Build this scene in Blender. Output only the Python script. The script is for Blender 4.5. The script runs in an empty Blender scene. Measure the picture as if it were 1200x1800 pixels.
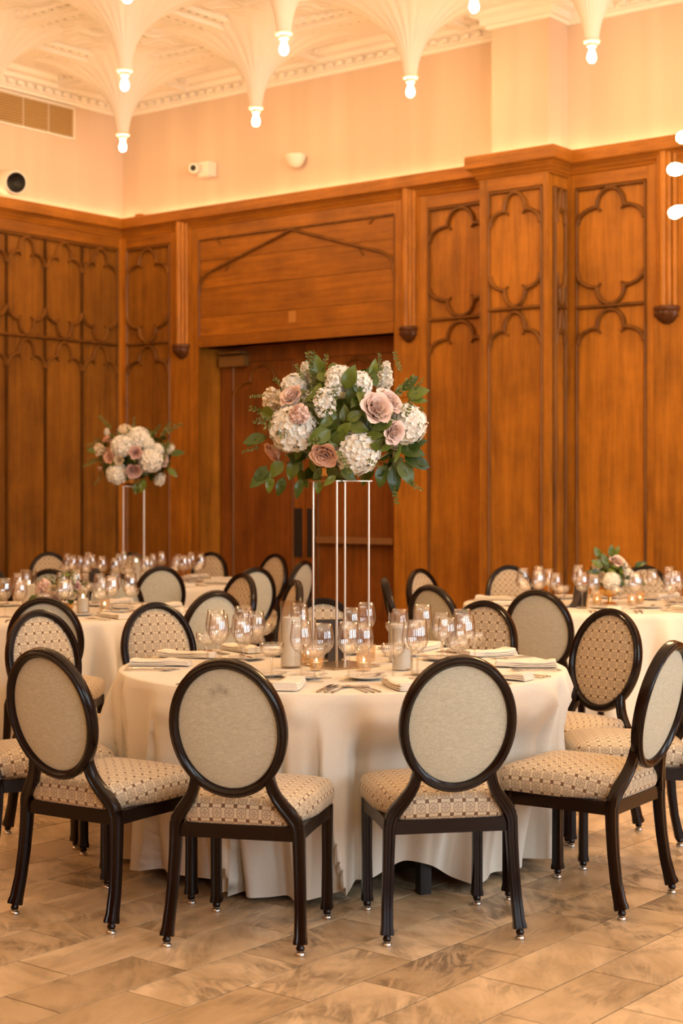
import bpy, bmesh, math, random
from mathutils import Vector, Matrix
PI = math.pi
scene = bpy.context.scene
col = scene.collection
# ---------------------------------------------------------------- camera
cam_d = bpy.data.cameras.new('camera'); cam = bpy.data.objects.new('camera', cam_d); col.objects.link(cam)
cam.location = (0, 0, 1.474); cam.rotation_euler = (PI/2, 0, 0)
cam_d.sensor_fit = 'HORIZONTAL'; cam_d.sensor_width = 24; cam_d.lens = 56
cam_d.shift_y = -35/1200; cam_d.clip_end = 60
cam_d.dof.use_dof = True; cam_d.dof.focus_distance = 5.95; cam_d.dof.aperture_fstop = 3.5
scene.camera = cam
# ---------------------------------------------------------------- world, exposure
w = bpy.data.worlds.new('world'); scene.world = w; w.use_nodes = True
w.node_tree.nodes['Background'].inputs[0].default_value = (.85, .92, 1, 1)
w.node_tree.nodes['Background'].inputs[1].default_value = .4
vs = scene.view_settings
scene.display_settings.display_device = 'sRGB'
vs.view_transform = 'Standard'; vs.look = 'None'; vs.gamma = 1; vs.use_curve_mapping = False
vs.exposure = 0.33
cy = scene.cycles
cy.max_bounces = 8; cy.diffuse_bounces = 3; cy.glossy_bounces = 4; cy.transmission_bounces = 6
cy.transparent_max_bounces = 40; cy.sample_clamp_indirect = 4; cy.use_light_tree = True
cy.caustics_reflective = False; cy.caustics_refractive = False
WARM = (1.0, .61, .27); COOL = (.80, .93, 1.0)
BULB_W = 8.6      # radiant power of one ceiling bulb
WINDOW_W = 120.0   # power of one window
COVE = 9.5        # strength of the strip behind the wainscot ledge
# room frame: corner K, back wall runs along R_, left wall runs along L_
K = Vector((-2.23, 16.2, 0)); R_ = Vector((.7848, -.6198, 0)); L_ = Vector((-.6198, -.7848, 0))
ROOM_T, ROOM_Q, CEIL = 16.0, 15.4, 5.5
def P(t, q, z): v = K + R_*t + L_*q; return Vector((v.x, v.y, z))
def BW(a, z, o): return P(a, o, z)       # back wall: along, height, out of the wall
def LW(a, z, o): return P(o, a, z)       # left wall
def area(name, loc, direction, sx, sy, power, color):
    d = bpy.data.lights.new(name, 'AREA'); d.shape = 'RECTANGLE'; d.size = sx; d.size_y = sy
    d.energy = power; d.color = color
    o = bpy.data.objects.new(name, d); col.objects.link(o); o.location = loc
    o.rotation_euler = direction.to_track_quat('-Z', 'Y').to_euler(); return o
WINQ = [2.6, 5.9, 9.2, 12.5]
for q in WINQ:   # daylight in the tall windows of the wall on the right, outside the frame
    area('window_daylight', P(ROOM_T-.12, q, 2.75), -R_, 1.25, 3.2, WINDOW_W, COOL)
# ---------------------------------------------------------------- mesh helper
class MB:
    def __init__(s): s.v = []; s.f = []; s.uv = {}; s.m = {}
    def add(s, vs, fs, mi=0):
        b = len(s.v); s.v += [tuple(p) for p in vs]
        for f in fs:
            if mi: s.m[len(s.f)] = mi
            s.f.append(tuple(b+i for i in f))
        return b
    def box(s, a, b, F=None, mi=0, M=None):
        pts = [(x, y, z) for z in (a[2], b[2]) for y in (a[1], b[1]) for x in (a[0], b[0])]
        if F: pts = [F(*p) for p in pts]
        if M is not None: pts = [M @ Vector(p) for p in pts]
        s.add(pts, [(0,1,3,2),(4,6,7,5),(0,4,5,1),(2,3,7,6),(0,2,6,4),(1,5,7,3)], mi)
    def grid(s, rows, closed_u=False, closed_v=False, mi=0, cap0=False, cap1=False):
        n = len(rows[0]); m = len(rows); vs = [p for r in rows for p in r]; fs = []
        for i in range(m if closed_v else m-1):
            for j in range(n if closed_u else n-1):
                a = i*n+j; b = i*n+(j+1) % n; c = ((i+1) % m)*n+(j+1) % n; d = ((i+1) % m)*n+j
                fs.append((a, b, c, d))
        if cap0: fs.append(tuple(range(n))[::-1])
        if cap1: fs.append(tuple((m-1)*n+k for k in range(n)))
        return s.add(vs, fs, mi)
    def lathe(s, prof, n=24, M=None, mi=0, cap0=False, cap1=False):
        rows = []
        for r, z in prof:
            row = [Vector((r*math.cos(2*PI*k/n), r*math.sin(2*PI*k/n), z)) for k in range(n)]
            if M is not None: row = [M @ p for p in row]
            rows.append(row)
        s.grid(rows, closed_u=True, mi=mi, cap0=cap0, cap1=cap1)
    def sweep(s, path, sec, scales=None, ref=(0, 1, 0), closed=False, caps=True, mi=0):
        path = [Vector(p) for p in path]; n = len(path); ref = Vector(ref); rows = []
        for i, p in enumerate(path):
            if closed: T = path[(i+1) % n]-path[i-1]
            else: T = path[min(i+1, n-1)]-path[max(i-1, 0)]
            T.normalize(); A = T.cross(ref)
            if A.length < 1e-5: A = T.cross(Vector((1, 0, .01)))
            A.normalize(); B = A.cross(T); k = scales[i] if scales else 1
            kk = (k, k) if not isinstance(k, tuple) else k
            rows.append([p + A*(x*kk[0]) + B*(y*kk[1]) for x, y in sec])
        s.grid(rows, closed_u=True, closed_v=closed, mi=mi, cap0=caps and not closed, cap1=caps and not closed)
    def mesh(s, name, mats, smooth=False, fix=True, auto=None):
        me = bpy.data.meshes.new(name); me.from_pydata(s.v, [], s.f)
        for m in (mats if isinstance(mats, (list, tuple)) else [mats]): me.materials.append(m)
        if s.m:
            for k, i in s.m.items(): me.polygons[k].material_index = i
        if s.uv:
            lay = me.uv_layers.new(name='UVMap')
            for lp in me.loops: lay.data[lp.index].uv = s.uv.get(lp.vertex_index, (0, 0))
        if fix:
            bm = bmesh.new(); bm.from_mesh(me); bmesh.ops.recalc_face_normals(bm, faces=bm.faces); bm.to_mesh(me); bm.free()
        if smooth:
            me.polygons.foreach_set('use_smooth', [True]*len(me.polygons))
            if auto:
                try: me.set_sharp_from_angle(angle=math.radians(auto))
                except Exception: pass
        me.update(); return me
    def build(s, name, mats, parent=None, smooth=False, fix=True, auto=None, kind=None, label=None, loc=None):
        o = bpy.data.objects.new(name, s.mesh(name, mats, smooth, fix, auto)); col.objects.link(o)
        if parent: o.parent = parent
        if kind: o['kind'] = kind
        if label: o['label'] = label
        if loc is not None: o.location = loc
        return o
def tag(o, label=None, cat=None, group=None, kind=None):
    if label: o['label'] = label
    if cat: o['category'] = cat
    if group: o['group'] = group
    if kind: o['kind'] = kind
    return o
def empty(name, loc=(0, 0, 0), rz=0, label=None, cat=None, group=None, parent=None):
    o = bpy.data.objects.new(name, None); col.objects.link(o); o.location = loc; o.rotation_euler = (0, 0, rz)
    o.empty_display_size = .1
    if parent: o.parent = parent
    return tag(o, label, cat, group)
def inst(name, me, parent=None, loc=(0, 0, 0), rot=None, scale=None, label=None, cat=None, group=None, kind=None):
    o = bpy.data.objects.new(name, me); col.objects.link(o); o.location = loc
    if parent: o.parent = parent
    if rot is not None:
        if isinstance(rot, (int, float)): o.rotation_euler = (0, 0, rot)
        else: o.rotation_euler = rot
    if scale is not None: o.scale = (scale,)*3 if isinstance(scale, (int, float)) else scale
    return tag(o, label, cat, group, kind)
KIDS = {}
def copy_tree(src, loc=None, rz=None, label=None, group=None, parent=None):
    c = src.copy(); col.objects.link(c)
    if parent: c.parent = parent
    if loc is not None: c.location = loc
    if rz is not None: c.rotation_euler = (0, 0, rz)
    if label: c['label'] = label
    if group: c['group'] = group
    for ch in KIDS.setdefault(src.name, [o for o in col.objects if o.parent == src]): copy_tree(ch, parent=c)
    return c
# ---------------------------------------------------------------- materials
def mat(name):
    m = bpy.data.materials.new(name); m.use_nodes = True; nt = m.node_tree
    return m, nt, nt.nodes['Principled BSDF']
def simple(name, c, rough=.5, metal=0, spec=.5, coat=0, bump=None):
    m, nt, b = mat(name); b.inputs['Base Color'].default_value = (*c, 1); b.inputs['Roughness'].default_value = rough
    b.inputs['Metallic'].default_value = metal; b.inputs['Specular IOR Level'].default_value = spec
    b.inputs['Coat Weight'].default_value = coat; b.inputs['Coat Roughness'].default_value = .12
    if bump: add_bump(nt, b, *bump)
    return m
def N(nt, t, **kw):
    n = nt.nodes.new(t)
    for k, v in kw.items():
        if k.startswith('i_'): n.inputs[k[2:].replace('_', ' ')].default_value = v
        else: setattr(n, k, v)
    return n
def mth(nt, op, a, b=None, c=None):
    n = nt.nodes.new('ShaderNodeMath'); n.operation = op
    for i, x in enumerate((a, b, c)):
        if x is None: continue
        if isinstance(x, (int, float)): n.inputs[i].default_value = x
        else: nt.links.new(x, n.inputs[i])
    return n.outputs[0]
def ramp(nt, fac, stops):
    r = nt.nodes.new('ShaderNodeValToRGB'); e = r.color_ramp.elements
    while len(e) < len(stops): e.new(.5)
    for k, (p, c) in enumerate(stops): e[k].position = p; e[k].color = (*c, 1)
    nt.links.new(fac, r.inputs[0]); return r.outputs[0]
def mixc(nt, fac, a, b, mode='MIX'):
    n = nt.nodes.new('ShaderNodeMix'); n.data_type = 'RGBA'; n.blend_type = mode
    for i, x in ((0, fac), (6, a), (7, b)):
        if isinstance(x, (int, float)): n.inputs[i].default_value = x
        elif isinstance(x, tuple): n.inputs[i].default_value = (*x, 1)
        else: nt.links.new(x, n.inputs[i])
    return n.outputs[2]
def noise(nt, vec, scale, detail=3, rough=.5, dist=0, out='Fac'):
    n = nt.nodes.new('ShaderNodeTexNoise'); n.inputs['Scale'].default_value = scale; n.inputs['Detail'].default_value = detail
    n.inputs['Roughness'].default_value = rough; n.inputs['Distortion'].default_value = dist
    if vec is not None: nt.links.new(vec, n.inputs['Vector'])
    return n.outputs[out]
def mapping(nt, vec, scale=(1, 1, 1), rot=(0, 0, 0)):
    n = nt.nodes.new('ShaderNodeMapping'); n.inputs['Scale'].default_value = scale; n.inputs['Rotation'].default_value = rot
    nt.links.new(vec, n.inputs['Vector']); return n.outputs[0]
def add_bump(nt, b, scale=40, strength=.2, dist=.002, hgt=None):
    if hgt is None:
        tc = nt.nodes.new('ShaderNodeTexCoord'); hgt = noise(nt, tc.outputs['Object'], scale, 4)
    bp = nt.nodes.new('ShaderNodeBump'); bp.inputs['Strength'].default_value = strength; bp.inputs['Distance'].default_value = dist
    nt.links.new(hgt, bp.inputs['Height']); nt.links.new(bp.outputs[0], b.inputs['Normal'])
def wood_mat(name, dark, light, horizontal=False, rough=.42):
    m, nt, b = mat(name); tc = nt.nodes.new('ShaderNodeTexCoord'); oi = nt.nodes.new('ShaderNodeObjectInfo')
    off = nt.nodes.new('ShaderNodeVectorMath'); off.operation = 'ADD'; nt.links.new(tc.outputs['Object'], off.inputs[0])
    sc = nt.nodes.new('ShaderNodeVectorMath'); sc.operation = 'SCALE'; sc.inputs[0].default_value = (7, 3, 5); nt.links.new(oi.outputs['Random'], sc.inputs['Scale'])
    nt.links.new(sc.outputs[0], off.inputs[1]); v = off.outputs[0]
    s1 = (1.2, 1.2, 22) if horizontal else (16, 16, 1.1); s2 = (6, 6, 120) if horizontal else (90, 90, 4)
    g1 = noise(nt, mapping(nt, v, s1), 1.0, 5, .6, .6); g2 = noise(nt, mapping(nt, v, s2), 1.0, 3, .6)
    blot = noise(nt, mapping(nt, v, (1, 1, 1)), 2.2, 4, .65)
    f = mth(nt, 'ADD', mth(nt, 'MULTIPLY', g1, .5), mth(nt, 'ADD', mth(nt, 'MULTIPLY', g2, .18), mth(nt, 'MULTIPLY', blot, .42)))
    f = mth(nt, 'ADD', f, mth(nt, 'MULTIPLY', mth(nt, 'SUBTRACT', oi.outputs['Random'], .5), .10))
    c = ramp(nt, f, [(.36, dark), (.55, tuple((a+c_)/2 for a, c_ in zip(dark, light))), (.72, light)])
    nt.links.new(c, b.inputs['Base Color']); b.inputs['Roughness'].default_value = rough
    b.inputs['Specular IOR Level'].default_value = .35
    add_bump(nt, b, strength=.12, dist=.002, hgt=g2); return m
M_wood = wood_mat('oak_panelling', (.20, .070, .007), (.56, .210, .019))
M_woodh = wood_mat('oak_boards', (.17, .056, .006), (.47, .168, .016), True)
M_shaded = wood_mat('oak_shaded_brown', (.13, .047, .006), (.37, .145, .016))  # panelling oak toned darker: the dim corner's shade is put into the colour
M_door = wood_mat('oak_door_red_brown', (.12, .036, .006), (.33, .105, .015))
M_mold = wood_mat('oak_moulding', (.10, .036, .006), (.27, .105, .015))
M_carve = wood_mat('oak_dark_carving', (.06, .02, .006), (.16, .055, .014))
def upper_mat():
    m, nt, b = mat('upper_wall_silk'); tc = nt.nodes.new('ShaderNodeTexCoord')
    v = mapping(nt, tc.outputs['Object'], (5, 5, .25)); f = noise(nt, v, 1, 3, .5)
    c = ramp(nt, f, [(.35, (.64, .485, .37)), (.65, (.69, .53, .41))])
    nt.links.new(c, b.inputs['Base Color']); b.inputs['Roughness'].default_value = .7; return m
M_upper = upper_mat()
def plaster_mat(name, relief):
    m, nt, b = mat(name); b.inputs['Base Color'].default_value = (.86, .80, .73, 1); b.inputs['Roughness'].default_value = .75
    if relief:
        tc = nt.nodes.new('ShaderNodeTexCoord'); v = mapping(nt, tc.outputs['Object'], (1, 1, 1), (0, 0, -math.atan2(R_.y, R_.x)))
        vo = nt.nodes.new('ShaderNodeTexVoronoi'); vo.feature = 'SMOOTH_F1'; vo.inputs['Scale'].default_value = 9; nt.links.new(v, vo.inputs['Vector'])
        wv = nt.nodes.new('ShaderNodeTexWave'); wv.inputs['Scale'].default_value = 4; wv.inputs['Distortion'].default_value = 6; nt.links.new(v, wv.inputs['Vector'])
        h = mth(nt, 'ADD', vo.outputs['Distance'], mth(nt, 'MULTIPLY', wv.outputs['Fac'], .4))
        add_bump(nt, b, strength=.7, dist=.03, hgt=h)
    return m
M_plaster = plaster_mat('white_plaster', False); M_relief = plaster_mat('plaster_relief', True)
def marble_mat():
    m, nt, b = mat('marble_tile'); tc = nt.nodes.new('ShaderNodeTexCoord'); oi = nt.nodes.new('ShaderNodeObjectInfo')
    ge = nt.nodes.new('ShaderNodeNewGeometry')
    rnd = mth(nt, 'FRACT', mth(nt, 'ADD', mth(nt, 'MULTIPLY', oi.outputs['Random'], 7.3), ge.outputs['Random Per Island']))
    rot = nt.nodes.new('ShaderNodeVectorRotate'); rot.rotation_type = 'Z_AXIS'; nt.links.new(tc.outputs['Object'], rot.inputs['Vector'])
    nt.links.new(mth(nt, 'MULTIPLY_ADD', rnd, 1.3, .35), rot.inputs['Angle'])
    off = nt.nodes.new('ShaderNodeVectorMath'); off.operation = 'SCALE'; off.inputs[0].default_value = (31, 17, 9); nt.links.new(rnd, off.inputs['Scale'])
    ad = nt.nodes.new('ShaderNodeVectorMath'); ad.operation = 'ADD'; nt.links.new(rot.outputs[0], ad.inputs[0]); nt.links.new(off.outputs[0], ad.inputs[1])
    v = ad.outputs[0]
    n1 = noise(nt, mapping(nt, v, (2.2, 9, 1)), 1.3, 7, .62, 1.2); n2 = noise(nt, v, 4.5, 5, .6, .8)
    vein = mth(nt, 'ABSOLUTE', mth(nt, 'SUBTRACT', n1, .5))
    vein = mth(nt, 'SUBTRACT', 1.0, mth(nt, 'MINIMUM', mth(nt, 'MULTIPLY', vein, 8), 1.0))
    msk = mth(nt, 'MULTIPLY', mth(nt, 'SUBTRACT', n2, .42), 5); msk.node.use_clamp = True
    lvl = mth(nt, 'ADD', .25, mth(nt, 'MULTIPLY', mth(nt, 'FRACT', mth(nt, 'MULTIPLY', rnd, 13.7)), .75))
    vv = mth(nt, 'MULTIPLY', mth(nt, 'MULTIPLY', vein, msk), lvl)
    cloud = noise(nt, mapping(nt, v, (1, 3, 1)), 2.2, 5, .6, .5)
    base = ramp(nt, cloud, [(.33, (.50, .345, .19)), (.62, (.80, .59, .37))])
    tint = mixc(nt, mth(nt, 'MULTIPLY', mth(nt, 'POWER', mth(nt, 'FRACT', mth(nt, 'MULTIPLY', rnd, 5.1)), 1.6), .6), base, (.36, .235, .12))
    c = mixc(nt, mth(nt, 'MULTIPLY', vv, .92), tint, (.11, .07, .036))
    nt.links.new(c, b.inputs['Base Color']); b.inputs['Roughness'].default_value = .34; b.inputs['Specular IOR Level'].default_value = .4
    return m
M_marble = marble_mat(); M_grout = simple('grout', (.05, .03, .015), 1, spec=0)
M_frame = simple('espresso_lacquer', (.0075, .0026, .0020), .2, spec=.28, coat=.0)
M_chrome = simple('brushed_chrome', (.62, .60, .58), .22, 1)
M_silver = simple('cutlery_steel', (.72, .68, .62), .18, 1)
M_standm = simple('champagne_metal', (.56, .47, .38), .35, 1)
M_basep = simple('bronze_plate', (.50, .38, .26), .3, 1)
M_gold = simple('gold_metal', (.78, .48, .17), .3, 1)
M_black = simple('matte_black', (.012, .011, .01), .6)
M_brass = simple('aged_brass', (.42, .28, .10), .4, .8)
M_ceram = simple('white_ceramic', (.80, .76, .70), .25)
M_whiteplastic = simple('white_plastic', (.80, .74, .66), .45)
M_wax = simple('candle_wax', (.90, .85, .78), .55)
M_wax.node_tree.nodes['Principled BSDF'].inputs['Subsurface Weight'].default_value = 0
M_easel = simple('dark_brown_card', (.045, .032, .027), .85)
M_framew = simple('light_wood_frame', (.55, .33, .13), .5)
def cloth_mat(name, c1, c2, sc=420, bump=.25):
    m, nt, b = mat(name); tc = nt.nodes.new('ShaderNodeTexCoord')
    a = noise(nt, mapping(nt, tc.outputs['Object'], (sc, sc, sc*.12)), 1, 2, .7); d = noise(nt, mapping(nt, tc.outputs['Object'], (sc*.12, sc*.12, sc)), 1, 2, .7)
    f = mth(nt, 'MULTIPLY', mth(nt, 'ADD', a, d), .5)
    nt.links.new(ramp(nt, f, [(.36, c1), (.64, c2)]), b.inputs['Base Color']); b.inputs['Roughness'].default_value = .85
    b.inputs['Specular IOR Level'].default_value = .2; b.inputs['Sheen Weight'].default_value = .15
    add_bump(nt, b, strength=bump, dist=.0008, hgt=f); return m
M_linen = cloth_mat('plain_linen', (.41, .39, .295), (.60, .575, .455), 380)
def smudged():
    m = M_linen.copy(); m.name = 'smudged_linen'; nt = m.node_tree; b = nt.nodes['Principled BSDF']; src = b.inputs['Base Color'].links[0].from_socket
    uv = nt.nodes.new('ShaderNodeUVMap'); tot = None
    for x, y, r in ((-.036, .124, .011), (.004, .128, .010), (-.016, .136, .012)):
        d = nt.nodes.new('ShaderNodeVectorMath'); d.operation = 'DISTANCE'; nt.links.new(uv.outputs[0], d.inputs[0]); d.inputs[1].default_value = (x, y, 0)
        e = mth(nt, 'SUBTRACT', 1.0, mth(nt, 'MULTIPLY', d.outputs['Value'], 1/(2*r))); e.node.use_clamp = True
        tot = e if tot is None else mth(nt, 'MAXIMUM', tot, e)
    tc = nt.nodes.new('ShaderNodeTexCoord'); nz = noise(nt, tc.outputs['Object'], 45, 3, .6)
    f = mth(nt, 'MULTIPLY', mth(nt, 'MULTIPLY', tot, nz), 1.1); f.node.use_clamp = True
    nt.links.new(mixc(nt, f, src, (.20, .17, .12)), b.inputs['Base Color']); return m
M_smudge = smudged()
M_cloth = cloth_mat('ivory_tablecloth', (.72, .66, .57), (.80, .74, .65), 700, .1)
M_napkin = cloth_mat('napkin_cotton', (.76, .68, .57), (.84, .77, .67), 700, .1)
def damask():
    m, nt, b = mat('damask_upholstery'); uv = nt.nodes.new('ShaderNodeUVMap'); sx = nt.nodes.new('ShaderNodeSeparateXYZ')
    nt.links.new(uv.outputs[0], sx.inputs[0]); per = 1/.042
    def cell(o, off): return mth(nt, 'SUBTRACT', mth(nt, 'FRACT', mth(nt, 'ADD', mth(nt, 'MULTIPLY', o, per), off)), .5)
    def absn(x): return mth(nt, 'ABSOLUTE', x)
    x0 = cell(sx.outputs[0], 0); y0 = cell(sx.outputs[1], 0); x1 = cell(sx.outputs[0], .5); y1 = cell(sx.outputs[1], .5)
    # four-armed star on the lattice corners (arms along the diagonals)
    u = mth(nt, 'ADD', x1, y1); v = mth(nt, 'SUBTRACT', x1, y1)
    ast = mth(nt, 'ADD', mth(nt, 'POWER', mth(nt, 'ADD', absn(u), .0001), .36), mth(nt, 'POWER', mth(nt, 'ADD', absn(v), .0001), .36))
    star = mth(nt, 'LESS_THAN', ast, .97)
    # rosette in the cell centres
    r = mth(nt, 'SQRT', mth(nt, 'ADD', mth(nt, 'MULTIPLY', x0, x0), mth(nt, 'MULTIPLY', y0, y0)))
    ang = mth(nt, 'ARCTAN2', y0, x0); rr = mth(nt, 'ADD', r, mth(nt, 'MULTIPLY', mth(nt, 'COSINE', mth(nt, 'MULTIPLY', ang, 8)), .022))
    ring = mth(nt, 'LESS_THAN', absn(mth(nt, 'SUBTRACT', rr, .36)), .036)
    ring2 = mth(nt, 'LESS_THAN', absn(mth(nt, 'SUBTRACT', rr, .17)), .03)
    cross = mth(nt, 'MULTIPLY', mth(nt, 'LESS_THAN', mth(nt, 'MINIMUM', absn(x0), absn(y0)), .022), mth(nt, 'LESS_THAN', r, .33))
    ros = mth(nt, 'MAXIMUM', ring, mth(nt, 'MAXIMUM', ring2, cross))
    c = mixc(nt, mth(nt, 'MULTIPLY', ros, .85), (.60, .49, .34), (.21, .145, .105)); c = mixc(nt, mth(nt, "MULTIPLY", star, .95), c, (.12, .055, .024))
    nt.links.new(c, b.inputs['Base Color']); b.inputs['Roughness'].default_value = .6; b.inputs['Sheen Weight'].default_value = .2
    b.inputs['Specular IOR Level'].default_value = .35
    add_bump(nt, b, strength=.25, dist=.0007, hgt=mth(nt, 'ADD', star, ros)); return m
M_damask = damask()
def glass_mat(name, tint=(1, 1, 1), edge=(.42, .37, .31), refl=1.0, k=.85):
    m = bpy.data.materials.new(name); m.use_nodes = True; nt = m.node_tree; nt.nodes.clear()
    out = nt.nodes.new('ShaderNodeOutputMaterial'); tr = nt.nodes.new('ShaderNodeBsdfTransparent'); gl = nt.nodes.new('ShaderNodeBsdfGlossy')
    gl.inputs['Roughness'].default_value = .02; gl.inputs['Color'].default_value = (refl, refl, refl, 1)
    lw = nt.nodes.new('ShaderNodeLayerWeight'); lw.inputs['Blend'].default_value = .5
    f4 = mth(nt, 'POWER', lw.outputs['Facing'], 3.0)
    nt.links.new(mixc(nt, f4, tint, edge), tr.inputs['Color'])
    fac = mth(nt, 'MULTIPLY_ADD', mth(nt, 'POWER', lw.outputs['Facing'], 5.0), k, .12 if k > .5 else .05); fac.node.use_clamp = True
    mx = nt.nodes.new('ShaderNodeMixShader'); nt.links.new(fac, mx.inputs[0]); nt.links.new(tr.outputs[0], mx.inputs[1]); nt.links.new(gl.outputs[0], mx.inputs[2])
    nt.links.new(mx.outputs[0], out.inputs[0]); return m
M_foot = glass_mat('foot_glass', (.98, .97, .96), (.82, .78, .72), 1.0, .22); M_stem = glass_mat('stem_glass', (.93, .91, .88), (.34, .30, .25), 1.0); M_glass = glass_mat('clear_glass'); M_vase = glass_mat('vase_glass', (.97, .97, .96))
def votive_mat(name, c, dens):
    m, nt, b = mat(name); tc = nt.nodes.new('ShaderNodeTexCoord'); f = noise(nt, tc.outputs['Object'], 130, 3, .7)
    b.inputs['Base Color'].default_value = (*c, 1); b.inputs['Roughness'].default_value = .25; b.inputs['Metallic'].default_value = .6
    tr = nt.nodes.new('ShaderNodeBsdfTransparent'); tr.inputs['Color'].default_value = (1, .9, .78, 1)
    mx = nt.nodes.new('ShaderNodeMixShader'); fac = ramp(nt, f, [(.40, (0.05,)*3), (.62, (dens,)*3)])
    nt.links.new(fac, mx.inputs[0]); nt.links.new(tr.outputs[0], mx.inputs[1]); nt.links.new(b.outputs[0], mx.inputs[2])
    nt.links.new(mx.outputs[0], nt.nodes['Material Output'].inputs[0]); return m
M_mercury = votive_mat('gold_mercury_glass', (.80, .58, .33), .85); M_crackle = votive_mat('frosted_votive_glass', (.8, .74, .66), .45)
def emit(name, c, s):
    m = bpy.data.materials.new(name); m.use_nodes = True; nt = m.node_tree; nt.nodes.clear()
    e = nt.nodes.new('ShaderNodeEmission'); e.inputs[0].default_value = (*c, 1); e.inputs[1].default_value = s
    o = nt.nodes.new('ShaderNodeOutputMaterial'); nt.links.new(e.outputs[0], o.inputs[0]); return m
M_bulb = emit('lit_bulb', WARM, BULB_W/(PI*.0148)); M_flame = emit('candle_flame', (1, .70, .36), 35); M_cove = emit('led_strip', (1, .66, .33), COVE)
M_pane = emit('daylit_pane', (.80, .92, 1.0), 2.0)
def petal_mat(name, c1, c2, var=.0, trans=.12):
    m, nt, b = mat(name); oi = nt.nodes.new('ShaderNodeObjectInfo'); ge = nt.nodes.new('ShaderNodeNewGeometry')
    c = mixc(nt, ge.outputs['Random Per Island'], c1, c2)
    nt.links.new(c, b.inputs['Base Color']); b.inputs['Roughness'].default_value = .6; b.inputs['Specular IOR Level'].default_value = .25
    t = nt.nodes.new('ShaderNodeBsdfTranslucent'); nt.links.new(c, t.inputs[0]); mx = nt.nodes.new('ShaderNodeMixShader'); mx.inputs[0].default_value = trans
    nt.links.new(b.outputs[0], mx.inputs[1]); nt.links.new(t.outputs[0], mx.inputs[2]); nt.links.new(mx.outputs[0], nt.nodes['Material Output'].inputs[0]); return m
M_white = petal_mat('white_petal', (.93, .91, .85), (.86, .82, .72)); M_blush = petal_mat('blush_petal', (.91, .72, .64), (.87, .62, .53))
M_peach = petal_mat('peach_petal', (.89, .60, .45), (.83, .48, .34)); M_mauve = petal_mat('mauve_petal', (.72, .50, .46), (.62, .38, .34))
M_cream = petal_mat('cream_petal', (.80, .66, .46), (.86, .74, .58))
def leaf_mat(name, a, b_):
    m, nt, b = mat(name); oi = nt.nodes.new('ShaderNodeObjectInfo'); ge = nt.nodes.new('ShaderNodeNewGeometry')
    r = mth(nt, 'FRACT', mth(nt, 'ADD', oi.outputs['Random'], ge.outputs['Random Per Island']))
    c = mixc(nt, r, a, b_); nt.links.new(c, b.inputs['Base Color']); b.inputs['Roughness'].default_value = .3
    t = nt.nodes.new('ShaderNodeBsdfTranslucent'); nt.links.new(c, t.inputs[0]); mx = nt.nodes.new('ShaderNodeMixShader'); mx.inputs[0].default_value = .2
    nt.links.new(b.outputs[0], mx.inputs[1]); nt.links.new(t.outputs[0], mx.inputs[2]); nt.links.new(mx.outputs[0], nt.nodes['Material Output'].inputs[0]); return m
M_leaf = leaf_mat('leaf_green', (.022, .055, .007), (.15, .20, .025)); M_sprig = leaf_mat('sprig_green', (.10, .14, .03), (.20, .22, .06))
# ---------------------------------------------------------------- room shell
def slab(name, pts, kind='structure', m=M_upper, parent=None):
    mb = MB(); mb.add(pts, [tuple(range(len(pts)))]); return mb.build(name, m, parent, fix=False, kind=kind)
WT = 4.235   # top of the wainscot
def wall_root(name): return tag(empty(name, (0, 0, 0)), kind='structure')
wall_back = wall_root('wall_back'); wall_left = wall_root('wall_left')
DT0, DT1, DZ = 1.09, 3.45, 2.88        # door opening on the back wall
PT0, PT1, PO = 4.545, 5.196, .30       # pilaster
UP0, UP1, UPO = 4.55, 5.10, .15
# backing behind the panels
mb = MB()
mb.box((-.2, 0, -.18), (DT0, WT-.02, 0), BW); mb.box((DT0, DZ, -.18), (DT1, WT-.02, 0), BW); mb.box((DT1, 0, -.18), (ROOM_T, WT-.02, 0), BW)
mb.box((PT0, 0, -.05), (PT1, WT-.02, PO), BW)
mb.build('wainscot', M_wood, wall_back)
mb = MB(); mb.box((0, 0, -.18), (ROOM_Q, WT-.02, 0), LW); mb.build('wainscot', M_wood, wall_left)
mb = MB(); mb.box((-.3, WT-.3, -.32), (ROOM_T, CEIL+.2, -.15), BW); mb.box((UP0, WT-.05, -.2), (UP1, CEIL+.2, UPO), BW); mb.build('upper_plaster', M_upper, wall_back)
mb = MB(); mb.box((-.15, WT-.3, -.32), (ROOM_Q, CEIL+.2, -.15), LW); mb.build('upper_plaster', M_upper, wall_left)
# far sides of the room, outside the picture
wf = MB(); wf.box((-.3, 0, ROOM_Q), (ROOM_T, 4.2, ROOM_Q+.1), lambda a, z, o: P(a, o, z)); wf.build('wall_front', M_wood, kind='structure')
wf = MB(); wf.box((-.3, 4.2, ROOM_Q), (ROOM_T, CEIL+.2, ROOM_Q+.1), lambda a, z, o: P(a, o, z)); wf.build('wall_front', M_upper, kind='structure')
wr = MB(); RWm = lambda a, z, o: P(ROOM_T-o, a, z); e = 0
for q in WINQ + [None]:
    nx = (q-.95) if q else ROOM_Q
    wr.box((e, 0, -.2), (nx, CEIL+.2, 0), RWm)
    if q: wr.box((nx, 0, -.2), (q+.95, 1.1, 0), RWm); wr.box((nx, 4.4, -.2), (q+.95, CEIL+.2, 0), RWm); e = q+.95
wr.build('wall_right', M_wood, kind='structure')
for i, q in enumerate(WINQ):
    wn = MB()
    for a in (-.95, -.32, .32, .9): wn.box((q+a, 1.1, -.02), (q+a+.05, 4.4, .04), RWm)
    for z in (1.1, 1.9, 2.7, 3.5, 4.35): wn.box((q-.95, z, -.02), (q+.95, z+.05, .04), RWm)
    wn.build('window_%d' % (i+1), M_black, kind='structure')
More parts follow.
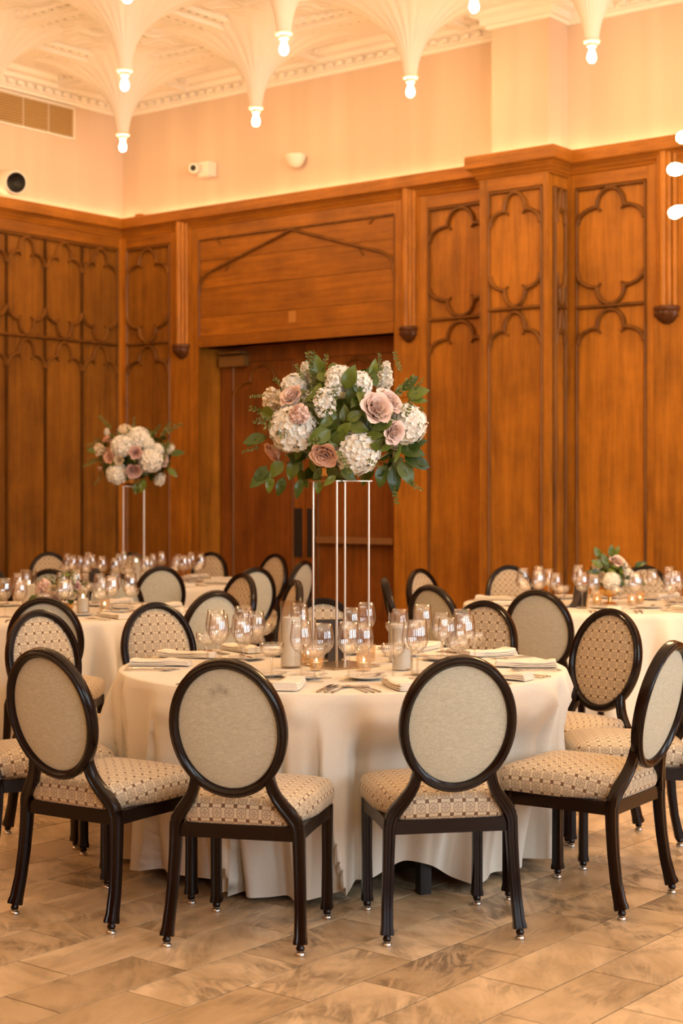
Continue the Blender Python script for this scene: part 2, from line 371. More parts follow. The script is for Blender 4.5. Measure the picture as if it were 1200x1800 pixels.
# ---------------------------------------------------------------- floor of marble tiles
flo = tag(empty('floor'), kind='structure')
slab('grout_bed', [P(-.5, -.5, -.0016), P(-.5, ROOM_Q, -.0016), P(ROOM_T, ROOM_Q, -.0016), P(ROOM_T, -.5, -.0016)], kind='structure', m=M_grout, parent=flo)
TW, TL, GAP = .2445, .511, .0042
r0 = -2.684 - K.dot(R_); l0 = -4.068 - K.dot(L_)
tile_me = []
for k in range(8):
    t = MB(); a, b_, h = (TW-GAP)/2, (TL-GAP)/2, .0005
    t.add([(-a, -b_, -.012), (a, -b_, -.012), (a, b_, -.012), (-a, b_, -.012), (-a, -b_, -h), (a, -b_, -h), (a, b_, -h), (-a, b_, -h),
           (-a+h, -b_+h, 0), (a-h, -b_+h, 0), (a-h, b_-h, 0), (-a+h, b_-h, 0)],
          [(0, 1, 5, 4), (1, 2, 6, 5), (2, 3, 7, 6), (3, 0, 4, 7), (4, 5, 9, 8), (5, 6, 10, 9), (6, 7, 11, 10), (7, 4, 8, 11), (8, 9, 10, 11)])
    tile_me.append(t.mesh('tile', M_marble, fix=False))
ang = math.atan2(R_.y, R_.x)
cand = []; rest = MB()
for i in range(int(-2-r0/TW), int((ROOM_T-r0)/TW)+2):
    for j in range(int(-2-l0/TL), int((ROOM_Q-l0)/TL)+2):
        t = r0+(i+.5)*TW; q = l0+(j+.5 + (.5 if i % 2 else 0))*TL
        if t < -.1 or q < -.2 or t > ROOM_T or q > ROOM_Q: continue
        c = P(t, q, 0)
        vis = c.y > 3.2 and abs(c.x)/c.y < .27
        cand.append((0 if vis else 1, c.y, t, q, i, j))
cand.sort(); shown = [c for c in cand if c[0] == 0 and c[1] < 30][:300]; sset = set((c[4], c[5]) for c in shown)
rng = random.Random(5)
for c in cand:
    p = P(c[2], c[3], 0); p.z = rng.uniform(-.0006, 0)
    if (c[4], c[5]) in sset: inst('tile', rng.choice(tile_me), flo, p, ang)
    else:
        a, b_ = (TW-GAP)/2, (TL-GAP)/2
        rest.add([P(c[2]-a, c[3]-b_, 0), P(c[2]-a, c[3]+b_, 0), P(c[2]+a, c[3]+b_, 0), P(c[2]+a, c[3]-b_, 0)], [(0, 1, 2, 3)])
rest.build('tile', M_marble, flo, fix=False, kind='stuff')
# ---------------------------------------------------------------- wainscot details
def sec_round(w_, h_, n=5):   # bead sitting on the wall: closed section, x across, y outwards
    return [(-w_/2, -.01)] + [(-w_/2*math.cos(PI*k/n), h_*math.sin(PI*k/n)**.7) for k in range(n+1)] + [(w_/2, -.01)]
def mould(mb, F, pts, w_=.028, h_=.03, o0=0.0, mi=0):
    n = len(pts); rows = []; sec = sec_round(w_, h_)
    for i, (a, z) in enumerate(pts):
        p0 = pts[max(i-1, 0)]; p1 = pts[min(i+1, n-1)]; tx, tz = p1[0]-p0[0], p1[1]-p0[1]; l = math.hypot(tx, tz) or 1
        nx, nz = -tz/l, tx/l
        if 0 < i < n-1:
            ax, az = a-p0[0], z-p0[1]; la = math.hypot(ax, az) or 1; cs = (ax*tx+az*tz)/(la*l); k = 1/max(cs, .55)
        else: k = 1
        rows.append([F(a+nx*x*k, z+nz*x*k, o0+y) for x, y in sec])
    mb.grid(rows, closed_u=True, cap0=True, cap1=True, mi=mi)
def arch_pts(a0, a1, zs, zc, zt, n=7):
    am = (a0+a1)/2; wd = a1-a0; rl = .205*wd; ac = am-rl; left = []
    for k in range(n+1):
        th = PI/2*k/n; left.append((ac-(ac-a0)*math.cos(th), zs+(zc-zs)*math.sin(th)))
    for k in range(n+1):
        th = PI/2*k/n; left.append((am-rl*math.cos(th), zc+.012*(1 if zt > zc else -1)+(zt-zc)*math.sin(th)*.95))
    return left, [(2*am-a, z) for a, z in left[::-1]]
def tracery(F, a0, a1, wall, o=0.0, lower=True, z_bot=.35, pm=None):
    """a Gothic bay: quatrefoil-ended upper panel over a tall arched lower panel, on recessed boards between raised mouldings"""
    zt, zm = 3.92, 2.965
    for (b0, b1) in ((zm+.01, zt-.01), (z_bot, zm-.01)):
        p = MB(); p.box((a0+.012, b0, o-.004), (a1-.012, b1, o+.006), F); p.build('panel', pm or M_wood, wall)
    m = MB()
    L, R = arch_pts(a0+.01, a1-.01, 3.64, 3.76, 3.90); mould(m, F, L+R[1:], .036, .044, o)
    L, R = arch_pts(a0+.01, a1-.01, 3.24, 3.12, 2.985); mould(m, F, L+R[1:], .036, .044, o)
    mould(m, F, [(a0, zt), (a1, zt)], .030, .036, o)
    for s in (-1, 1):   # little cusps
        am = (a0+a1)/2; ac = am+s*.205*(a1-a0)
        mould(m, F, [(ac, 3.765), (ac-s*.035, 3.73)], .022, .03, o); mould(m, F, [(ac, 3.115), (ac-s*.035, 3.15)], .022, .03, o)
        mould(m, F, [(ac, 2.785), (ac-s*.035, 2.75)], .022, .03, o)
    m.build('tracery', M_mold, wall, smooth=True, auto=40)
    m = MB(); L, R = arch_pts(a0+.01, a1-.01, 2.67, 2.79, 2.93); mould(m, F, L+R[1:], .036, .044, o)
    m.build('tracery', M_mold, wall, smooth=True, auto=40)
    m = MB(); mould(m, F, [(a0, zm), (a1, zm)], .036, .044, o)
    for a in (a0, a1): mould(m, F, [(a, z_bot), (a, zt)], .028, .036, o)
    mould(m, F, [(a0, z_bot), (a1, z_bot)], .03, .03, o)
    m.build('panel_moulding', M_mold, wall, smooth=True, auto=40)
def board(name, F, a0, a1, z0, z1, o0, o1, wall, m=M_wood):
    b = MB(); b.box((a0, z0, o0), (a1, z1, o1), F); return b.build(name, m, wall)
# left wall: adjacent bays
qs = [.085, .56, 1.035, 1.51, 1.985, 2.46]
for a, b_ in zip(qs, qs[1:]): tracery(LW, a, b_, wall_left, pm=M_shaded)
board('stile', LW, 0, .07, 0, 4.05, 0, .022, wall_left); board('rail', LW, .07, 2.5, 3.94, 4.06, 0, .022, wall_left, M_woodh)
board('rail', LW, .07, 2.5, .0, .33, 0, .022, wall_left, M_woodh)
# back wall bays
for a, b_ in ((.09, .69), (3.82, 4.49), (5.285, 5.90), (6.36, 6.98)): tracery(BW, a, b_, wall_back, pm=M_shaded if a < 1 else None)
tracery(BW, 4.635, 5.135, wall_back, PO)
RET = lambda a, z, o: P(PT1+o, PO-a, z)     # return side of the pilaster
tracery(RET, .06, .22, wall_back)
for a0, a1, o in ((0, .075, 0), (.705, .77, 0), (3.72, 3.805, 0), (4.505, PT0, 0), (PT1, 5.27, 0), (5.915, 5.985, 0), (6.21, 6.345, 0), (6.995, 7.6, 0)):
    board('stile', BW, a0, a1, 0, 4.05, 0, .022, wall_back)
board('stile', BW, PT0, 4.62, 0, 4.05, PO, PO+.02, wall_back); board('stile', BW, 5.15, PT1, 0, 4.05, PO, PO+.02, wall_back)
for a0, a1, o in ((.075, .705, 0), (3.805, 4.505, 0), (4.62, 5.15, PO), (5.27, 5.915, 0), (6.345, 6.995, 0)):
    board('rail', BW, a0, a1, 3.94, 4.06, o, o+.02, wall_back, M_woodh); board('rail', BW, a0, a1, 0, .33, o, o+.02, wall_back, M_woodh)
# clustered shafts on carved corbels
def column(a0, a1):
    w_ = a1-a0; board('column_backing', BW, a0-.02, a1+.02, 0, 4.12, 0, .03, wall_back)
    for k, (f, r, o) in enumerate(((.16, .022, .04), (.40, .032, .065), (.63, .024, .05), (.86, .022, .04))):
        m = MB(); n = 8
        rows = [[BW(a0+w_*f+r*math.cos(2*PI*j/n), z, o+r*math.sin(2*PI*j/n)) for j in range(n)] for z in (2.90, 4.12)]
        m.grid(rows, closed_u=True, cap0=True, cap1=True); m.build('shaft', M_wood, wall_back, smooth=True, auto=50)
    m = MB(); rr = random.Random(int(a0*100)); n = 20; rows = []
    for k, (z, s) in enumerate(((2.92, 1.02), (2.905, 1.12), (2.89, 1.10), (2.88, .98), (2.86, 1.0), (2.84, .92), (2.815, .72), (2.79, .45), (2.775, .1))):
        row = []
        for j in range(n+1):
            th = PI*j/n; bump = 1+(.12*math.sin(j*2.2+k*1.9) if k > 3 else 0)
            row.append(BW((a0+a1)/2-w_*.54*s*math.cos(th)*bump, z, .01+.115*s*math.sin(th)*bump))
        rows.append(row)
    m.grid(rows, closed_u=True, cap0=True, cap1=True); m.build('corbel', M_carve, wall_back, smooth=True, auto=45)
column(.79, .965); column(3.545, 3.70); column(6.0, 6.19)
# over-door boards and gable arch
board('stile', BW, .985, DT0, 0, 4.05, 0, .022, wall_back); board('stile', BW, DT1, 3.53, 0, 4.05, 0, .022, wall_back)
board('rail', BW, DT0, DT1, 3.935, 4.06, 0, .022, wall_back, M_woodh)
for z0, z1 in ((2.985, 3.165), (3.171, 3.445), (3.451, 3.71), (3.716, 3.93)): board('board', BW, DT0, DT1, z0+.002, z1-.002, -.01, .010, wall_back, M_woodh)
board('lintel', BW, DT0, DT1, DZ, 2.98, -.28, .035, wall_back, M_woodh)
m = MB(); tm = (DT0+DT1)/2
mould(m, BW, [(DT0, 3.40), (DT0+.01, 3.49), (DT0+.05, 3.555), (DT0+.12, 3.60), (tm, 3.91), (DT1-.12, 3.60), (DT1-.05, 3.555), (DT1-.01, 3.49), (DT1, 3.40)], .034, .04)
for s in (-1, 1):
    mould(m, BW, [(tm+s*.78, 3.665), (tm+s*.83, 3.60)], .02, .03); mould(m, BW, [(tm+s*.95, 3.915), (tm+s*.90, 3.87)], .02, .03)
m.build('gable_moulding', M_mold, wall_back, smooth=True, auto=40)
m = MB(); mould(m, BW, [(DT0, 3.925), (DT1, 3.925)], .028, .03); mould(m, BW, [(DT0, 2.98), (DT0, 3.925)], .022, .03); mould(m, BW, [(DT1, 2.98), (DT1, 3.925)], .022, .03)
m.build('panel_moulding', M_mold, wall_back, smooth=True, auto=40)
for a in (DT0, DT1): board('door_jamb', BW, a-.04 if a == DT0 else a, a if a == DT0 else a+.04, 0, DZ, -.34, .02, wall_back)
sg = MB(); sg.box((tm-.045, 3.05, .007), (tm+.04, 3.155, .014), BW); tag(sg.build('wall_plate', simple('oak_plate', (.50, .22, .05), .4)), 'small square tan blank plate on the boards above the double doors', 'wall plate')
# double doors
def door(n, a0, a1, hinge_left):
    root = tag(empty('door_%d' % n), kind='structure'); o = -.29
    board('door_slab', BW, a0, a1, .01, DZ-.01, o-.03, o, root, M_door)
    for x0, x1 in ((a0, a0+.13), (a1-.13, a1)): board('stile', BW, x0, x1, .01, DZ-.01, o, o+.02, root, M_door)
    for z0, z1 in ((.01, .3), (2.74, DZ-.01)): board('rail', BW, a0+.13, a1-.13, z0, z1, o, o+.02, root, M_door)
    m = MB(); b0, b1 = a0+.15, a1-.15
    L, R = arch_pts(b0, b1, 2.38, 2.55, 2.70); mould(m, BW, L+R[1:], .03, .03, o)
    for a in (b0, b1): mould(m, BW, [(a, .3), (a, 2.72)], .024, .026, o)
    m.build('tracery', M_mold, root, smooth=True, auto=40)
    pa = a1-.115 if hinge_left else a0+.03
    board('push_plate', BW, pa, pa+.085, .86, 1.32, o+.02, o+.035, root, M_black)['label'] = 'tall black push plate'
    if hinge_left:
        board('closer_body', BW, a0+.03, a0+.36, 2.70, 2.80, o+.02, o+.09, root, M_brass)['label'] = 'brass coloured door closer'
        board('closer_arm', BW, a0+.05, a0+.33, 2.82, 2.845, o+.02, o+.12, root, M_brass)
    else: board('panic_bar', BW, a0+.18, a1-.15, 1.0, 1.06, o+.03, o+.09, root, M_chrome)
    return root
door(1, DT0+.03, 2.185, True); door(2, 2.195, DT1-.03, False)
board('threshold_wall', BW, DT0-.1, DT1+.1, 0, 3.0, -.45, -.36, wall_back)
# ledge running round the top of the wainscot (mitred), with the lit strip behind it
def plan_sweep(mb, pts, prof, closed_section=True, mi=0):
    """pts: (t, q) plan polyline, prof: (out, z); out is towards the room"""
    n = len(pts); rows = []
    for i, (t, q) in enumerate(pts):
        def nrm(a, b):
            dx, dy = b[0]-a[0], b[1]-a[1]; l = math.hypot(dx, dy); return (-dy/l, dx/l)
        if i == 0: nn = nrm(pts[0], pts[1]); off = nn
        elif i == n-1: nn = nrm(pts[-2], pts[-1]); off = nn
        else:
            a = nrm(pts[i-1], pts[i]); b = nrm(pts[i], pts[i+1]); sx, sy = a[0]+b[0], a[1]+b[1]; d = 1+a[0]*b[0]+a[1]*b[1]; off = (sx/d, sy/d)
        rows.append([P(t+off[0]*o, q+off[1]*o, z) for o, z in prof])
    mb.grid(rows, closed_u=closed_section, cap0=True, cap1=True, mi=mi)
path = [(0, ROOM_Q), (0, 0), (PT0, 0), (PT0, PO), (PT1, PO), (PT1, 0), (ROOM_T, 0)]
lp = MB(); plan_sweep(lp, path, [(-.17, WT-.03), (.085, WT-.03), (.092, WT), (.10, WT-.012), (.10, WT-.10), (.088, WT-.112), (.07, WT-.116), (.066, WT-.128), (.055, WT-.132), (.05, WT-.15), (.036, WT-.17), (.032, WT-.185), (.022, WT-.19), (.018, WT-.205), (-.02, WT-.205), (-.17, WT-.05)])
lp.build('trim_1', M_woodh, kind='structure')
upath = [(-.10, ROOM_Q), (-.10, -.10), (UP0-.05, -.10), (UP0-.05, UPO+.05), (UP1+.05, UPO+.05), (UP1+.05, -.10), (ROOM_T, -.10)]
ls = MB(); plan_sweep(ls, upath, [(-.012, WT-.02), (.012, WT-.02), (.012, WT+.004), (-.012, WT+.004)])
ls.build('trim_2', M_cove, kind='structure')
# ---------------------------------------------------------------- ceiling
ceil = tag(empty('ceiling'), kind='structure')
m = MB(); m.box((-.4, -.4, CEIL), (ROOM_T+.2, ROOM_Q+.2, CEIL+.1), lambda t, q, z: P(t, q, z)); m.build('ceiling_slab', M_plaster, ceil)
cpath = [(-.15, ROOM_Q), (-.15, -.15), (UP0, -.15), (UP0, UPO), (UP1, UPO), (UP1, -.15), (ROOM_T, -.15)]
m = MB(); plan_sweep(m, cpath, [(-.05, 5.32), (.03, 5.32), (.04, 5.345), (.07, 5.35), (.075, 5.40), (.13, 5.42), (.14, 5.455), (.22, 5.46), (.26, 5.50), (.26, 5.52), (-.05, 5.52)])
m.build('cornice', M_plaster, ceil)
dn = MB()
t = .12
while t < 8.5:
    if not (UP0-.2 < t < UP1+.2): dn.box((t, 5.36, -.075), (t+.055, 5.40, -.03), BW)
    t += .115
t = .12
while t < 4: dn.box((t, 5.36, -.075), (t+.055, 5.40, -.03), LW); t += .115
dn.build('dentil', M_plaster, ceil, kind='stuff')
ST, SQ = 1.674, 1.59; T0, Q0 = .837, .795
ZB = 4.774
PF = lambda t, q, z: P(t, q, z)
for i in range(6):      # coffer bands through the pendants
    b = MB(); t = T0+i*ST
    b.box((t-.10, -.15, CEIL-.045), (t+.10, 9, CEIL+.01), PF); b.box((t-.045, -.15, CEIL-.075), (t+.045, 9, CEIL-.04), PF); b.build('coffer_band', M_plaster, ceil)
for j in range(6):
    b = MB(); q = Q0+j*SQ
    b.box((-.15, q-.10, CEIL-.047), (10, q+.10, CEIL+.01), PF); b.box((-.15, q-.045, CEIL-.077), (10, q+.045, CEIL-.04), PF); b.build('coffer_band', M_plaster, ceil)
b = MB()
for i in range(6):
    t = T0+i*ST; q = 0
    while q < 9:
        for s in (-1, 1): b.box((t+s*.125-.022, q, CEIL-.05), (t+s*.125+.022, q+.05, CEIL), PF)
        q += .10
    q = Q0+i*SQ; t = 0
    while t < 9.6:
        for s in (-1, 1): b.box((t, q+s*.125-.022, CEIL-.05), (t+.05, q+s*.125+.022, CEIL), PF)
        t += .10
b.build('dentil', M_plaster, ceil, kind='stuff')
def coffer_mesh():
    m = MB(); n = 28; a, c = ST/2-.16, SQ/2-.16; rows = []
    for j in range(n+1):
        row = []
        for i in range(n+1):
            x, y = -1+2*i/n, -1+2*j/n; r = math.hypot(x, y); th = math.atan2(y, x)
            z = .035*math.cos(8*th)*math.exp(-((r-.45)/.22)**2) + .03*math.cos(r*16)*.5 + .02*math.sin(9*x)*math.sin(9*y)
            edge = max(abs(x), abs(y)); z *= min(1, (1-edge)*6)
            row.append((x*a, y*c, -.02-z*.8))
        rows.append(row)
    m.grid(rows); m.sweep([(a, c, -.01), (-a, c, -.01), (-a, -c, -.01), (a, -c, -.01)], [(-.03, -.02), (.03, -.02), (.03, .03), (0, .045), (-.03, .03)], ref=(0, 0, -1), closed=True)
    return m.mesh('coffer', M_relief, smooth=True, auto=45, fix=False)
cof = coffer_mesh()
for i in range(-0, 5):
    for j in range(0, 5): inst('coffer', cof, ceil, P(T0+(i+.5)*ST, Q0+(j+.5)*SQ, CEIL), ang)
# pendants: fluted plaster fans with a bare bulb
def pendant_mesh():
    m = MB(); prof = [(.054, 0), (.060, .05), (.070, .11), (.094, .19), (.130, .27), (.18, .345), (.25, .42), (.335, .49), (.43, .55), (.55, .60), (.66, .63), (.69, .66)]
    n = 144; rows = []
    for r, z in prof:
        row = []
        for k in range(n):
            th = 2*PI*k/n; fl = 1+(.045*abs(math.sin(12*th))-.02)*(1 if z > 0 else .3)
            sq = 1/max(abs(math.cos(th)), abs(math.sin(th))); sqf = 1+(min(sq, 1.25)-1)*max(0, (z-.3)/.36)
            rr = r*fl*sqf; row.append((rr*math.cos(th), rr*math.sin(th), z))
        rows.append(row)
    m.grid(rows, closed_u=True, cap0=True)
    for a in range(4):   # rim arches between neighbours
        pass
    return m.mesh('fan', M_plaster, smooth=True, auto=60)
def socket_mesh():
    m = MB(); m.lathe([(.0, .012), (.060, .012), (.066, 0), (.058, -.012), (.040, -.016), (.036, -.04), (.03, -.045), (0, -.045)], 20); return m.mesh('socket', M_whiteplastic, smooth=True, auto=40)
def bulb_mesh():
    m = MB(); m.lathe([(.0135, 0), (.014, -.02), (.021, -.045), (.031, -.072), (.034, -.092), (.030, -.112), (.018, -.127), (.0, -.132)], 10); return m.mesh('bulb', M_bulb, smooth=True)
fan_me, soc_me, bul_me = pendant_mesh(), socket_mesh(), bulb_mesh()
def ppos(p): return 600+2800*p.x/p.y, 865-2800*(p.z-1.474)/p.y
ordn = ['first', 'second', 'third', 'fourth', 'fifth', 'sixth']
for i in range(9):
    for j in range(9):
        p = P(T0+i*ST, Q0+j*SQ, ZB+.08)
        near = False
        if p.y > 2.5:
            x, y = ppos(p); near = -330 < x < 1530 and y > -260
        if near:
            rt = empty('ceiling_pendant', p, ang, 'fluted plaster fan pendant with bare bulb, %s along back wall, %s row out from it' % (ordn[i], ordn[j]), 'ceiling light', 'fan pendants under the ceiling')
            inst('fan', fan_me, rt, (0, 0, .015)); s = inst('socket', soc_me, rt); inst('bulb', bul_me, rt, (0, 0, -.03))
        else:
            d = bpy.data.lights.new('pendant_bulb_light', 'POINT'); d.energy = BULB_W; d.color = WARM; d.shadow_soft_size = .035
            o = bpy.data.objects.new('pendant_bulb_light', d); col.objects.link(o); o.location = p - Vector((0, 0, .12))
# ---------------------------------------------------------------- fittings on the upper walls
g = tag(empty('air_vent'), 'long brown louvred air grille high on the left wall under the cornice', 'vent')
for a0, a1 in ((.55, .86), (.87, 1.18), (1.19, 1.50), (1.56, 1.86), (1.87, 2.17)):
    m = MB(); m.box((a0, 5.0, -.15), (a1, 5.28, -.142), LW); m.build('backing', simple('vent_brown', (.05, .024, .007), .8), g)
    m = MB()
    for k in range(11): z = 5.010+k*.0248; m.box((a0, z, -.145), (a1, z+.011, -.112), LW)
    m.build('slat', simple('vent_tan', (.62, .40, .16), .5), g, kind='stuff')
m = MB()
for a0, a1 in ((.53, .55), (1.50, 1.52), (1.54, 1.56), (2.17, 2.19)): m.box((a0, 4.98, -.15), (a1, 5.30, -.118), LW)
for z in (4.98, 5.28):
    for a0, a1 in ((.53, 1.52), (1.54, 2.19)): m.box((a0, z, -.15), (a1, z+.02, -.118), LW)
for a in (.86, 1.18, 1.86): m.box((a, 5.0, -.148), (a+.01, 5.28, -.122), LW)
m.build('frame', M_whiteplastic, g)
# round tube lamp / projector housing
c = LW(1.46, 4.40, .02); d_ = (R_*.45 - L_*.78 + Vector((0, 0, -.22))).normalized(); d_ = Vector((.55, -.80, -.18)).normalized()
Mx = Matrix.Translation(c) @ d_.to_track_quat('Z', 'Y').to_matrix().to_4x4()
rt = tag(empty('spotlight'), 'white round tube spotlight with open black end above the left ledge', 'spotlight')
m = MB(); m.lathe([(.0, -.12), (.105, -.12), (.118, -.10), (.118, .10), (.108, .125), (.095, .125)], 32, Mx); m.build('housing', M_whiteplastic, rt, smooth=True, auto=40)
m = MB(); m.lathe([(.095, .125), (.09, .09), (.0, .06)], 32, Mx); m.build('lens', M_black, rt, smooth=True)
m = MB(); m.box((1.42, 4.36, -.15), (1.50, 4.44, .0), LW); m.build('bracket', M_whiteplastic, rt)
# security camera
rt = tag(empty('security_camera'), 'small white security camera with dark lens on the upper back wall', 'camera')
m = MB(); m.box((1.02, 4.56, -.15), (1.16, 4.70, -.04), BW); m.build('mount', M_whiteplastic, rt)
cc = BW(1.0, 4.645, -.02); Mx = Matrix.Translation(cc) @ Vector((-.25, -1, -.15)).to_track_quat('Z', 'Y').to_matrix().to_4x4()
m = MB(); m.lathe([(0, -.09), (.042, -.09), (.052, -.07), (.052, .05), (.046, .06), (.03, .06)], 20, Mx); m.build('housing', M_whiteplastic, rt, smooth=True, auto=40)
m = MB(); m.lathe([(.030, .06), (.022, .066), (0, .07)], 16, Mx); m.build('lens', M_black, rt, smooth=True)
rt = tag(empty('dome_sensor', BW(2.25, 4.60, -.06), 0), 'white half-dome sensor on the upper back wall above the doors', 'sensor')
m = MB(); m.lathe([(0, .02), (.09, .02), (.098, .01), (.095, 0), (.09, -.02), (.075, -.055), (.045, -.085), (.0, -.098)], 28); m.build('dome', M_whiteplastic, rt, smooth=True, auto=50)
m = MB(); m.box((-.03, -.01, .0), (.03, .12, .03)); o = m.build('bracket', M_whiteplastic, rt); o.rotation_euler = (0, 0, ang)
sb = MB(); sb.box((.12, WT, -.12), (.20, WT+.06, -.06), BW); tag(sb.build('junction_box', M_wood), 'tiny brown box sitting on the ledge by the room corner', 'box')
# chandelier with bare bulbs at the right edge
ch = Vector((1.93, 8.0, 0)); rt = empty('chandelier', (ch.x, ch.y, 3.1), 0, 'brass rod chandelier with bare sideways bulbs at the right edge', 'chandelier')
m = MB(); m.lathe([(.012, -.35), (.012, CEIL-3.1)], 10, cap0=True); m.lathe([(.03, -.36), (.035, -.3), (.03, -.24)], 12, cap0=True); m.lathe([(.06, CEIL-3.13), (.06, CEIL-3.10)], 16, cap0=True, cap1=True); m.build('rod', M_brass, rt, smooth=True, auto=40)
for k in range(14):
    th = PI + (k % 7)*2*PI/7 + .0; zz = [.0, -.0][0]
    lvl = [(.155, 0), (.01, .0), (-.20, -.25)]
    pass
def arm(th, z, tilt, r0_, parent):
    d = Vector((math.cos(th)*math.cos(tilt), math.sin(th)*math.cos(tilt), math.sin(tilt))); b0 = Vector((0, 0, z)); b1 = b0+d*r0_
    a = MB(); a.sweep([b0, b1], [(.006*math.cos(x*PI/3), .006*math.sin(x*PI/3)) for x in range(6)], ref=(0, 0, 1)); a.sweep([b1-d*.03, b1+d*.01], [(.016*math.cos(x*PI/4), .016*math.sin(x*PI/4)) for x in range(8)], ref=(0, 0, 1))
    o = a.build('arm', M_brass, parent); b = inst('bulb', bul_me, o, b1, (-d).to_track_quat('Z', 'Y').to_euler())
    return o
for z, tilt, rr in ((.16, -.02, .12), (.0, -.02, .165), (-.12, -.38, .18)):
    for k in range(5): arm(PI + k*2*PI/5, z, tilt, rr, rt)
# ---------------------------------------------------------------- chairs
def chair_proto():
    root = empty('dining_chair'); A = math.radians(13)
    c0 = Vector((0, -.062, .722)); up = Vector((0, -math.sin(A), math.cos(A))); fn = Vector((0, math.cos(A), math.sin(A))); X = Vector((1, 0, 0))
    def bk(x, y, d): return c0 + X*x + up*y + fn*d
    n = 56; rows = []
    sec = [(.016, -.010), (.0165, .010), (.014, .017), (.009, .0185), (.0075, .0165), (.003, .018), (.0, .023), (-.006, .023), (-.009, .019), (-.014, .014), (-.016, .006),
           (-.016, -.006), (-.014, -.012), (-.009, -.015), (-.004, -.0215), (.004, -.023), (.009, -.019), (.010, -.016), (.014, -.015)]
    for k in range(n):
        th = 2*PI*k/n; cx, sy = math.cos(th), math.sin(th); nx, ny = cx*.217, sy*.179; l = math.hypot(nx, ny); nx /= l; ny /= l
        rows.append([bk(.179*cx+nx*a, .217*sy+ny*a, b) for a, b in sec])
    m = MB(); m.grid(rows, closed_u=True, closed_v=True); m.build('backrest_frame', M_frame, root, smooth=True, auto=35)
    for nm, mt, s, dome, lab in (('front_pad', M_damask, 1, .020, 'star and rosette patterned pad'), ('back_pad', M_linen, -1, .012, 'plain linen back')):
        m = MB(); rows = []; nr = 7
        for i in range(nr+1):
            f = .02+.98*i/nr; row = []
            for k in range(n):
                th = 2*PI*k/n; x, y = .166*f*math.cos(th), .204*f*math.sin(th)
                m.uv[i*n+k] = (x, y); row.append(bk(x, y, s*(.004+dome*(1-f**3))))
            rows.append(row)
        m.grid(rows, closed_u=True, cap0=True); m.build(nm, mt, root, smooth=True, label=lab)
    def lsec(w_, d, sgn=1):   # fluted bar section
        a, b_ = w_/2, d/2
        return [(a, -b_*.7), (a, b_*.7), (a*.85, b_), (a*.35, b_), (a*.22, b_*.86), (-a*.22, b_*.86), (-a*.35, b_), (-a*.85, b_),
                (-a, b_*.7), (-a, -b_*.7), (-a*.85, -b_), (-a*.35, -b_), (-a*.22, -b_*.86), (a*.22, -b_*.86), (a*.35, -b_), (a*.85, -b_)]
    gl = MB(); gl.lathe([(0, 0), (.0155, .0), (.017, .004), (.015, .010), (.008, .013), (.008, .018)], 16); glm = gl.mesh('glide', M_chrome, smooth=True, auto=50)
    cup = [(.0, .015), (.012, .016), (.0145, .024), (.011, .032), (.011, .045)]
    for s in (-1, 1):
        m = MB()
        m.sweep([(s*.224, -.012, .034), (s*.2235, -.010, .042), (s*.222, -.004, .06), (s*.218, .012, .13), (s*.213, .024, .22), (s*.209, .031, .31), (s*.207, .033, .37), (s*.205, .030, .402)],
                lsec(.037, .036), [1.12, 1.14, 1.0, .93, .95, 1.0, 1.05, 1.05])
        m.lathe(cup, 14, Matrix.Translation((s*.224, -.012, 0)))
        lg = m.build('leg', M_frame, root, smooth=True, auto=30); inst('glide', glm, lg, (s*.224, -.012, 0), label='chrome glide')
        m = MB()
        m.sweep([(s*.200, .440, .034), (s*.200, .440, .042), (s*.200, .440, .06), (s*.201, .440, .2), (s*.202, .438, .395)], lsec(.036, .036), [1.12, 1.14, .98, .94, 1.02])
        m.lathe(cup, 14, Matrix.Translation((s*.200, .440, 0)))
        lg = m.build('leg', M_frame, root, smooth=True, auto=30); inst('glide', glm, lg, (s*.200, .440, 0), label='chrome glide')
        m = MB()
        m.sweep([(s*.206, .030, .385), (s*.199, .027, .412), (s*.181, .020, .440), (s*.160, .010, .468), (s*.143, .001, .495), (s*.131, -.007, .522), (s*.124, -.014, .552), (s*.127, -.020, .58)],
                lsec(.036, .036), [(1.05, 1.05), (1.15, 1), (1.2, .98), (1.1, .95), (1.0, .95), (.95, .95), (.9, .95), (.6, .9)])
        m.build('back_post', M_frame, root, smooth=True, auto=30)
    m = MB()
    m.box((-.19, .022, .352), (.19, .048, .398)); m.box((-.19, .428, .352), (.19, .452, .398))
    for s in (-1, 1):
        pts = [(s*(.205-.006*math.sin(PI*k/6)), .04+.40*k/6, .375) for k in range(7)]
        m.sweep(pts, [(-.013, -.023), (.013, -.023), (.013, .023), (-.013, .023)], ref=(0, 0, 1))
    m.build('seat_frame', M_frame, root, smooth=True, auto=30)
    # cushion
    base = []; nn = 14
    def hw(y): f = (y-.03)/.445; return .172+.048*min(1, f*2.2)**.8
    cor = []
    y0, y1 = .026, .476; rc = .05
    pts = []
    for k in range(13): x = -.150+.300*k/12; pts.append((x, y0-.004*math.cos(PI*x/.34)))
    for k in range(7): th = -PI/2+PI/2*k/6; pts.append((hw(.05)-.02+.02*math.cos(th), y0+.022+.02*math.sin(th)))
    for k in range(1, 12): y = .05+.36*k/12; pts.append((hw(y), y))
    for k in range(9): th = PI/2*k/8; pts.append((hw(.42)-rc+rc*math.cos(th), y1-rc+rc*math.sin(th)))
    for k in range(1, 12): x = .17-.34*k/12; pts.append((x, y1+.006*math.cos(PI*x/.40)))
    for k in range(9): th = PI/2+PI/2*k/8; pts.append((-hw(.42)+rc+rc*math.cos(th), y1-rc+rc*math.sin(th)))
    for k in range(11, 0, -1): y = .05+.36*k/12; pts.append((-hw(y), y))
